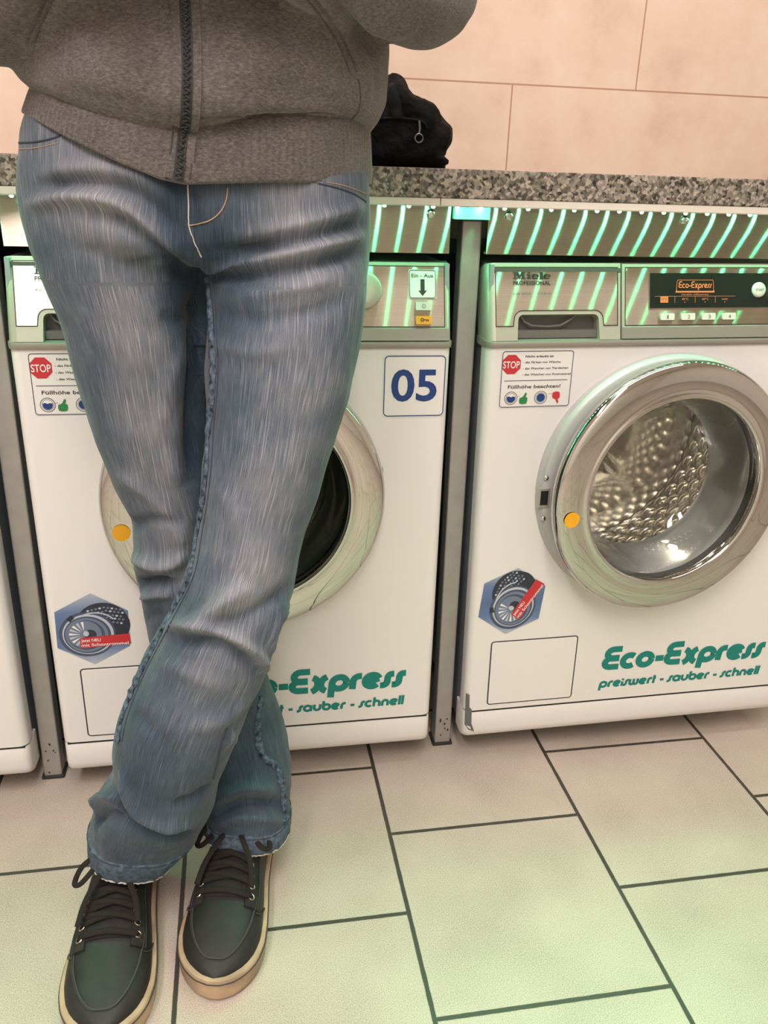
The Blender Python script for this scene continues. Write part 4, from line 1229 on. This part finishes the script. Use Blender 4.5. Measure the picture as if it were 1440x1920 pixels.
hoodie = bpy.data.objects.new('hoodie', hm); COL.objects.link(hoodie); adopt(hoodie, person); tag(hoodie, 'dark grey zip hoodie')
# ribbed waistband
mb = MB(); rr = []
BW = [(-.10, 60, 691, .1320), (0, 59, 692, .1370), (.12, 56, 693, .1395), (.35, 52, 694, .1420), (.6, 48, 695, .1420), (.85, 44, 695, .1410), (.97, 43, 695, .1395), (1.0, 45, 694, .1370), (.99, 50, 690, .1330)]
for i in range(len(BW)-1):
    a, b_ = BW[i], BW[i+1]
    for k in range(4 if i < 6 else 1):
        t = k/4; w = [a[j]*(1-t)+b_[j]*t for j in range(4)]
        rr.append(px_ring(w[1], w[2], blend(F1, F0, w[0]), -.13, w[3], 560, .9))
rr.append(px_ring(50, 690, blend(F1, F0, .99), -.13, .133, 560, .9))
for r_ in rr:
    C_ = sum(r_, Vector())/len(r_)
    for i, q in enumerate(r_): r_[i] = q + (q-C_).normalized()*(.0012 + .0005*math.sin(i*math.pi/2))
mb.loft(rr, True, False, False)
band = mb.build('waistband', rib_knit, smooth=80); adopt(band, hoodie)
allv = [tuple(v.co) for v in hm.vertices] + mb.v
nb = len(hm.vertices)
hb = BVHTree.FromPolygons(allv, [tuple(p.vertices) for p in hm.polygons] + [tuple(nb+i for i in f) for f in mb.f])
ZIP = [(345,-60),(347,0),(350,60),(352,120),(351,180),(347,235),(341,285),(333,336)]
zip_tape = P('zip_tape', (.045, .042, .042), .7); zip_tooth = P('zip_teeth', (.035, .034, .036), .4)
def flat_strip(path, half, lift, name, mat, parent, bv, n=10):
    S = on_surface(bv, path, n, lift)
    for _ in range(4):
        S = [S[0]] + [((S[i-1][0]+S[i][0]*2+S[i+1][0])/4, (S[i-1][1]+S[i][1]*2+S[i+1][1]).normalized()) for i in range(1, len(S)-1)] + [S[-1]]
    mb = MB(); L = []; R = []
    for i, (p, nn) in enumerate(S):
        t = (S[min(i+1, len(S)-1)][0]-S[max(i-1, 0)][0]).normalized(); s = t.cross(nn).normalized()
        L += [p+s*half-nn*.004, p+s*half, ]; R += [p-s*half, p-s*half-nn*.004]
    k = len(S); vs = L+R; fs = []
    for i in range(k-1):
        a, b_ = 2*i, 2*i+2; c, d = 2*k+2*i, 2*k+2*i+2
        fs += [(a, b_, b_+1, a+1), (a+1, b_+1, d, c), (c, d, d+1, c+1)]
    mb.add(vs, fs); o = mb.build(name, mat, smooth=30); adopt(o, parent); return S
flat_strip(ZIP, .0125, .0022, 'zip_placket', fleece, hoodie, hb)
S = flat_strip(ZIP, .0050, .0032, 'zipper', zip_tape, hoodie, hb)
pts = resample([s[0] for s in S], .0042); mb = MB()
for i in range(len(pts)-1):
    p = pts[i]; t = (pts[i+1]-p).normalized(); nn = hb.find_nearest(p)[1]; s = t.cross(nn).normalized(); sg = 1 if i % 2 else -1
    c = p + nn*.0012 + s*sg*.0010
    mb.tube([c - s*.0024 - t*.0010*sg, c + s*.0024 + t*.0010*sg], .0013, 6)
adopt(mb.build('zip_teeth', zip_tooth, smooth=40), hoodie)
seam_fl = fleece_mat('grey_fleece_seam', .62)
for off in (-22, 22):
    seam([(p[0]+off, p[1]) for p in ZIP[1:]], .0011, seam_fl, 'placket_stitching', hoodie, hb, .8, .0003)
for dx in (0, 13):
    seam([(580-dx,-10),(604-dx,18),(626-dx,48),(646-dx,80),(660-dx,112),(668-dx,134)], .0013, seam_fl, 'pocket_seam', hoodie, hb, .7, .0004)
    seam([(92+dx,-20),(78+dx,16),(62+dx,48),(50+dx,80)], .0013, seam_fl, 'pocket_seam', hoodie, hb, .7, .0004)
seam([(672,150),(676,180),(672,208),(660,224)], .0010, seam_fl, 'pocket_seam', hoodie, hb, .7, .0003)
seam([(364,222),(440,219),(520,214),(600,212),(650,220)], .0012, seam_fl, 'waist_seam', hoodie, hb, .7, .0003)

# ---- body: one skin from the chest to the head and down both arms to the fingers
def body():
    V = []; E = []; Rr = []
    def add(p, r, parent=None):
        V.append(Vector(p)); Rr.append(r if isinstance(r, tuple) else (r, r))
        if parent is not None: E.append((parent, len(V)-1))
        return len(V)-1
    X = .284
    root = add((X, -.12, 1.20), .09)
    ch = add((X, -.12, 1.36), .08, root)
    n0 = add((X, -.115, 1.455), .056, ch); n1 = add((X, -.125, 1.52), .053, n0)
    h = n1
    for y, z, r in ((-.135, 1.565, (.062, .072)), (-.130, 1.61, (.072, .088)), (-.122, 1.66, (.076, .094)), (-.115, 1.705, (.068, .082)), (-.112, 1.735, (.040, .048))): h = add((X, y, z), r, h)
    jaw = n1 + 1
    for arm, sd in ((armL, 1), (armR, -1)):
        q = ch
        for i, a in enumerate(arm):
            q = add(a[:3], .036 - .0016*i, q)
        w = Vector(arm[-1][:3]); d = (w - Vector(arm[-2][:3])).normalized()
        up = Vector((0, 0, 1)); up = (up - d*up.dot(d)).normalized(); fr = Vector((0, -1, 0)); fr = (fr - d*fr.dot(d)).normalized()
        wr = add(w + d*.018, (.022, .026), q)
        pm = add(w + d*.055, (.016, .034), wr)
        for k, (o, L) in enumerate(((.027, .062), (.009, .070), (-.009, .066), (-.026, .052))):
            f0 = add(w + d*.092 + up*o, .0092, pm)
            f1 = add(w + d*(.092+L*.45) + up*o*1.05 - fr*.006, .0085, f0)
            f2 = add(w + d*(.092+L*.78) + up*o*1.05 - fr*.020, .0080, f1)
            add(w + d*(.092+L*.95) + up*o*1.05 - fr*.034, .0070, f2)
        t0 = add(w + d*.045 + up*.040, .0110, pm)
        t1 = add(w + d*.075 + up*.055 - fr*.004, .0100, t0); add(w + d*.100 + up*.056 - fr*.012, .0085, t1)
    me = bpy.data.meshes.new('body'); me.from_pydata([tuple(v) for v in V], E, [])
    o = bpy.data.objects.new('body', me); COL.objects.link(o)
    o.modifiers.new('skin', 'SKIN'); sk = me.skin_vertices[0].data
    for i, r in enumerate(Rr): sk[i].radius = r
    sk[0].use_root = True
    sb = o.modifiers.new('sub', 'SUBSURF'); sb.levels = 3; sb.render_levels = 3
    dg = bpy.context.evaluated_depsgraph_get()
    m2 = bpy.data.meshes.new_from_object(o.evaluated_get(dg)); bpy.data.objects.remove(o)
    # face: brow, eye hollows, nose, lips and chin pushed out of the front of the head
    co, no = mesh_np(m2); d = np.zeros(len(co)); F = (no[:, 1] < .35) & (co[:, 2] > 1.5)
    def bump(x, z, wx, wz, a):
        g = np.exp(-(((co[:, 0]-X-x)/wx)**2 + ((co[:, 2]-z)/wz)**2)); d[F] += (a*g)[F]
    bump(0, 1.625, .010, .024, .016); bump(0, 1.612, .016, .010, .007); bump(0, 1.672, .050, .010, .004)
    for s_ in (-1, 1): bump(s_*.030, 1.650, .014, .010, -.007); bump(s_*.038, 1.618, .020, .016, .003)
    bump(0, 1.588, .022, .005, .005); bump(0, 1.577, .018, .005, .005); bump(0, 1.550, .022, .014, .007)
    co[:, 1] -= d; m2.vertices.foreach_set('co', co.ravel())
    skin = P('skin', (.52, .33, .25), .5, spec=.35); m2.materials.append(skin); m2.shade_smooth()
    b = bpy.data.objects.new('body', m2); COL.objects.link(b); adopt(b, person); m2.update()
    bv = bvh_of(m2)
    def face(x, z):
        r = bv.ray_cast(Vector((X+x, -1, z)), Vector((0, 1, 0))); return r[0] if r[0] else Vector((X+x, -.2, z))
    for s_ in (-1, 1):
        c = face(s_*.030, 1.650) + Vector((0, .0075, 0)); mb = MB()
        def ball(r, cy, mi, amax):
            mb.loft([[c + Vector((r*math.sin(a)*math.cos(t), cy - r*math.cos(a), r*math.sin(a)*math.sin(t))) for t in [2*math.pi*k/20 for k in range(20)]] for a in [.02 + amax*j/8 for j in range(9)]], True, True, False, mi)
        ball(.0110, 0, 0, 1.5); ball(.0112, 0, 1, .50); ball(.0113, 0, 2, .22)
        adopt(mb.build('eye', [P('eye_white', (.75, .72, .70), .2), P('iris_brown', (.10, .05, .03), .2), black], smooth=60), b)
        mb = MB(); mb.tube([face(s_*q, z) + Vector((0, -.001, 0)) for q, z in ((.014, 1.669), (.026, 1.674), (.040, 1.671), (.048, 1.664))], [.002, .003, .003, .0015], 8); adopt(mb.build('eyebrow', P('brow_brown', (.05, .032, .02), .9), smooth=60), b)
        ear = MB(); ec = Vector((X + s_*.080, -.112, 1.640)); er = []
        for k in range(13):
            a = math.radians(-60 + 25*k); er.append(ec + Vector((s_*.007*(1+math.cos(a*.5)), .018*math.cos(a)*.8 + .006, .031*math.sin(a))))
        ear.tube(er, .0055, 8); ear.loft([[ec + Vector((s_*dx, .015*sc*math.cos(t)+.005, .028*sc*math.sin(t))) for t in [2*math.pi*k/18 for k in range(18)]] for dx, sc in ((-.006, 1), (.004, 1), (.002, .5))])
        adopt(ear.build('ear', skin, smooth=60), b)
    mb = MB(); mb.tube([face(q, 1.5825 - .0012*math.cos(q*90)) + Vector((0, -.0005, 0)) for q in [-.022+.0055*k for k in range(9)]], [.001, .002, .0026, .003, .003, .003, .0026, .002, .001], 8, .8); adopt(mb.build('lips', P('lip_pink', (.42, .18, .15), .45), smooth=60), b)
    hair = MB(); rings = []
    for j in range(15):      # short cap of hair
        a = math.pi*.5*j/14*1.16
        rg = []
        for k in range(48):
            t = 2*math.pi*k/48; fy = math.sin(t)
            aa = a*(1.0 if fy > 0 else 1.0 + .42*fy)
            rg.append(Vector((X + .0845*math.sin(aa)*math.cos(t), -.108 + .104*math.sin(aa)*fy, 1.655 + .096*math.cos(aa))) + Vector((.0012*math.sin(k*3.7+j), 0, .0012*math.cos(k*2.9+j*2))))
        rings.append(rg)
    hair.loft(rings, True, True, False)
    ho = hair.build('hair', P('short_brown_hair', (.06, .038, .024), .7, bump=(160, .6, .004)), smooth=80); adopt(ho, person)
    sm_ = ho.modifiers.new('solid', 'SOLIDIFY'); sm_.thickness = .006; sm_.offset = -1
body()

# ---- shoes
leather = P('charcoal_leather', (.020, .0195, .0185), .55, spec=.35, var=(40, .25), bump=(500, .25, .0008))
suede = P('brown_black_suede', (.024, .021, .020), .75, spec=.25, var=(60, .3), bump=(600, .3, .0008))
lace_m = P('dark_brown_lace', (.022, .017, .015), .85, spec=.2, bump=(900, .4, .0008))
gum = P('tan_rubber_sole', (.44, .305, .20), .6, var=(25, .28), bump=(200, .15, .0006))
eyelet_m = P('brass_eyelet', (.42, .36, .28), .3, metal=1.0)
shoe_thread = P('grey_shoe_thread', (.045, .043, .041), .7)
WID = [(0,.004),(.02,.020),(.06,.029),(.14,.0335),(.28,.0355),(.42,.039),(.56,.0445),(.68,.0475),(.78,.0475),(.87,.042),(.94,.031),(.98,.018),(1.0,.004)]
TOP = [(0,.060),(.03,.075),(.12,.084),(.26,.094),(.38,.090),(.48,.080),(.58,.070),(.68,.062),(.78,.056),(.87,.050),(.94,.043),(.98,.037),(1.0,.032)]
def lin(T, s): return float(np.interp(s, [t[0] for t in T], [t[1] for t in T]))
WID = [(a, b*1.13) for a, b in WID]
def curve(T, s):
    xs = np.array([t[0] for t in T]); ys = np.array([t[1] for t in T])
    k = 5; return float(sum(np.interp(min(max(s+d*.012, 0), 1), xs, ys) for d in range(-2, 3))/k) if .05 < s < .95 else float(np.interp(s, xs, ys))
def shoe(heel, toe, bend, label):
    h = Vector((*heel, 0)); t = Vector((*toe, 0)); SL = (t-h).length; ax = (t-h).normalized(); lat_ = Vector((ax.y, -ax.x, 0))
    def mid(s): return h + ax*(s*SL) + lat_*(bend*math.sin(math.pi*min(max(s, 0), 1))*.012)
    def surf(s, th, d=0.0):
        w = curve(WID, s)-.003; top = curve(TOP, s); zb = .024
        ex = .72 + .35*max(0, min(1, (.62-s)/.2))
        c, sn = math.cos(th), math.sin(th)
        p = mid(s) + lat_*(math.copysign(abs(c)**ex, c)*(w+d)) + Vector((0, 0, zb + (top-zb+d)*abs(sn)**.80))
        return p
    root = empty('shoe', (0, 0, 0)); adopt(root, person); tag(root, label)
    def put(mb, name, mat, smooth=50, lab=None):
        o = mb.build(name, mat, smooth=smooth); adopt(o, root)
        if lab: tag(o, lab)
        return o
    mb = MB(); SS = [0, .01, .03, .06] + [.1+.04*i for i in range(20)] + [.90, .93, .96, .98, .992, 1.0]
    mb.loft([[surf(s, math.pi*k/28) for k in range(29)] for s in SS], False, False, False)
    put(mb, 'upper', leather, 70)
    mb = MB(); rings = []
    ang = [2*math.pi*k/120 for k in range(120)]
    def outline(sc, z, ztoe):
        o = []
        N = 60
        for side in (1, -1):
            for k in range(N):
                u = k/N if side > 0 else 1-k/N
                s = .5-.5*math.cos(math.pi*u)
                s2 = -.012 + s*1.024
                w = (curve(WID, s)+.0025)*sc if 0 < s < 1 else .002
                f = max(0, (s-.78)/.22)
                o.append(mid(s2) + lat_*(side*w) + Vector((0, 0, z + (ztoe-z)*f)))
        return o
    for sc, z, zt in ((.93, 0, .004), (.985, .002, .006), (1.0, .008, .011), (1.0, .022, .027), (.99, .0262, .032), (.95, .0275, .0335)):
        rings.append(outline(sc, z, zt))
    mb.loft(rings); put(mb, 'sole', gum, 50, 'worn tan rubber sole')
    mb = MB(); o = outline(1.004, .0225, .0275); mb.tube(o, .0010, 6, closed=True); put(mb, 'sole_welt', shoe_thread)
    # side wrap of darker leather below the toe seam
    mb = MB()
    rg = []
    for i in range(41):
        u = i/40; th_s = None
        s = .55 + .45*math.sin(math.pi*u)**.8 if True else 0
        rg.append(s)
    # toe seam: U over the toe box
    U = []
    for i in range(61):
        u = -1 + 2*i/60
        s = .93 - .29*abs(u)**2.6
        th = math.pi/2 - u*math.radians(60 - 12*abs(u))
        U.append(surf(s, th, .0008))
    mb.tube(U, .0011, 6); put(mb, 'toe_seam', shoe_thread)
    mb = MB(); mb.tube([p + Vector((0, 0, .0002)) + (p-mid(.7)).normalized()*.003 for p in U], .0005, 5); put(mb, 'toe_stitching', shoe_thread)
    def patch(name, s0, s1, tha, thb, d, mat, n=22, m=10):
        mb = MB(); rows = []
        for i in range(n+1):
            u = i/n; s = s0+(s1-s0)*u
            a, b = tha(u), thb(u)
            rows.append([surf(s, a, -.001)] + [surf(s, a+(b-a)*j/m, d) for j in range(m+1)] + [surf(s, b, -.001)])
        mb.loft([[surf(s0, tha(0)+(thb(0)-tha(0))*j/m, -.001) for j in ([0]+list(range(m+1))+[m])]] + rows + [[surf(s1, tha(1)+(thb(1)-tha(1))*j/m, -.001) for j in ([0]+list(range(m+1))+[m])]], False, False, False)
        return put(mb, name, mat, 60)
    R = math.radians
    patch('tongue', .22, .665, lambda u: R(62+4*u), lambda u: R(118-4*u), .0022, suede)
    for sd in (0, 1):
        g = (lambda x: x) if sd == 0 else (lambda x: math.pi-x)
        patch('lace_panel', .20, .70, lambda u, g=g: g(R(30+10*u)), lambda u, g=g: g(R(64+2*u)), .0034, suede)
        patch('heel_panel', .02, .20, lambda u, g=g: g(R(4)), lambda u, g=g: g(R(60)), .0025, suede, 10, 8)
        mb = MB(); mb.tube([surf(.20+.50*u, g(R(32+9*u)), .0042) for u in [k/20 for k in range(21)]], .0005, 5); put(mb, 'panel_stitching', shoe_thread)
    for sd in (0, 1):
        g = (lambda x: x) if sd == 0 else (lambda x: math.pi-x)
        mb = MB(); mb.tube([surf(.705-.10*u*u, g(R(41-38*u)), .0012) for u in [k/14 for k in range(15)]], .0009, 6); put(mb, 'quarter_seam', shoe_thread)
    rows_s = [.655, .605, .555, .505, .455, .405]
    for i, s in enumerate(rows_s):
        for sd in (0, 1):
            th = R(57) if sd == 0 else math.pi-R(57)
            c = surf(s, th, .0042); e = .004
            du = (surf(s+.01, th, .0042)-surf(s-.01, th, .0042)).normalized(); dv = (surf(s, th+.05, .0042)-surf(s, th-.05, .0042)).normalized()
            mb = MB(); mb.tube([c + du*(.0038*math.cos(a)) + dv*(.0038*math.sin(a)) for a in [2*math.pi*k/18 for k in range(18)]], .0010, 6, closed=True)
            put(mb, 'eyelet', eyelet_m)
    def lace(mb, pts, w=.0036): 
        V = catmull([(i, *p) for i, p in enumerate(pts)], 8*len(pts)); mb.tube([Vector(v[1:4]) for v in V], w, 8, .42, up=(0, -.5, 1))
    mb = MB()
    for i, s in enumerate(rows_s):
        t2 = s - (.028 if i else .0)
        lace(mb, [surf(s, R(57), .003), surf(s-.004, R(66), .0065), surf((s+t2)/2, R(90), .0095), surf(t2+.004, R(114), .0065), surf(t2, math.pi-R(57), .003)])
        if i: lace(mb, [surf(s, math.pi-R(57), .003), surf(s-.004, R(114), .0085), surf((s+t2)/2, R(90), .012), surf(t2+.004, R(66), .0085), surf(t2, R(57), .003)])
    put(mb, 'laces', lace_m)
    for sd in (1, -1):
        k = surf(.36, R(90), .013)
        mb = MB()
        lace(mb, [k, k + lat_*(sd*.018) + ax*.004 + Vector((0, 0, .010)), k + lat_*(sd*.040) + ax*.012 + Vector((0, 0, .001)), k + lat_*(sd*.050) + ax*.022 + Vector((0, 0, -.016)), k + lat_*(sd*.040) + ax*.030 + Vector((0, 0, -.010)), k + lat_*(sd*.018) + ax*.012 + Vector((0, 0, .004)), k])
        lace(mb, [k, k + lat_*(sd*.014) + ax*.030 + Vector((0, 0, .004)), k + lat_*(sd*.030) + ax*.058 + Vector((0, 0, -.012)), k + lat_*(sd*.036) + ax*.085 + Vector((0, 0, -.024))])
        put(mb, 'lace_loop', lace_m)
    mb = MB(); mb.tube([surf(.36, R(80), .013), surf(.355, R(90), .017), surf(.36, R(100), .013)], .006, 10, .8); put(mb, 'lace_knot', lace_m)
    return root
shoe((.120, -.150), (.113, -.452), .4, 'dark shoe further from the open machine, toe nearest the camera')
shoe((.296, -.120), (.238, -.402), .6, 'dark shoe set back, heel towards the machines')
# ------------------------------------------------------------------ bag on the counter
bag = empty('backpack', (0.56, 0.32, 0.9575)); tag(bag, 'black backpack standing on the granite counter behind the person', 'backpack')
bag_m = P('black_nylon', (.004, .004, .0045), .7, spec=.15, bump=(35, .5, .02))
bag_m2 = P('black_webbing', (.007, .007, .008), .7, spec=.2)
OUT = [(600,316),(592,250),(620,205),(680,196),(704,168),(716,147),(730,141),(744,148),(753,168),(760,185),(782,188),(800,196),(813,210),(822,230),(834,246),(835,264),(826,286),(813,304),(816,318)]
pc = [np.array(p, float) for p in OUT]; P2 = []
for i in range(len(pc)):
    p0, p1, p2, p3 = pc[i-1], pc[i], pc[(i+1) % len(pc)], pc[(i+2) % len(pc)]
    for k in range(4):
        t = k/4; P2.append(.5*((2*p1)+(-p0+p2)*t+(2*p0-5*p1+4*p2-p3)*t*t+(-p0+3*p1-3*p2+p3)*t**3))
base = [pt(x, y, .32) for x, y in P2]; cen = sum(base, Vector())/len(base); cen.z = 1.0
rings = []
for dy, sc in ((-.105, .55), (-.100, .70), (-.085, .85), (-.05, .96), (0, 1.0), (.05, .96), (.085, .85), (.10, .66)):
    rg = []
    for p in base:
        q = cen + (p-cen)*sc; q.y = .32+dy
        q.z = max(q.z, .9580); rg.append(q)
    rings.append(rg)
mb = MB().loft(rings)
bm_ = fuse([mb], .006, 3, 'backpack')
co, no = mesh_np(bm_); dd = .004*fbm(co*np.array([16, 16, 16]), 21, 3); co = co+no*dd[:, None]; co[:, 2] = np.maximum(co[:, 2], .9578)
bm_.vertices.foreach_set('co', co.ravel()); bm_.materials.append(bag_m); bm_.shade_smooth()
bo = bpy.data.objects.new('bag_body', bm_); COL.objects.link(bo); adopt(bo, bag)
bb = bvh_of(bm_)
seam([(690,222),(720,222),(750,222),(790,228),(800,240)], .0022, bag_m2, 'zip_line', bag, bb, .6, .001)
seam([(720,150),(735,175),(742,200),(745,222)], .009, bag_m2, 'strap', bag, bb, .3, .001)
S = on_surface(bb, [(786,228),(786,240)], 3, .003)
if len(S) > 1:
    p = S[0][0]; mb = MB(); mb.tube([p, p+Vector((.001, -.002, -.010)), p+Vector((0, -.002, -.018))], .0018, 8)
    mb.tube([p+Vector((.006*math.cos(a), -.003, -.024+.006*math.sin(a))) for a in [2*math.pi*k/16 for k in range(16)]], .0012, 6, closed=True)
    adopt(mb.build('zip_puller', P('dull_metal', (.25, .25, .26), .35, metal=1.0), smooth=50), bag)
mb = MB(); q = pt(832, 268, .30); mb.tube([q, q+Vector((.004, -.004, -.006)), q+Vector((.001, -.004, -.018))], .004, 8, .5); adopt(mb.build('strap_end', bag_m2, smooth=50), bag)

# ------------------------------------------------------------------ ceiling lamp housings
for q, (lx, ly, sx, sy, pw, lc) in enumerate(LAMPS):
    r = empty('ceiling_lamp', (lx, ly, CEIL)); tag(r, ['white fluorescent ceiling lamp above left, behind the camera', 'white fluorescent ceiling lamp right above the camera place', 'short white fluorescent ceiling lamp at the far end of the room', 'long white ceiling lamp added to brighten the peach wall'][q], 'lamp', 'ceiling lamps')
    mb = MB(); mb.box(-sx/2-.03, sx/2+.03, -sy/2-.03, sy/2+.03, -.07, 0); mb.build('housing', white_plastic, r, smooth=0, bevel=.004)
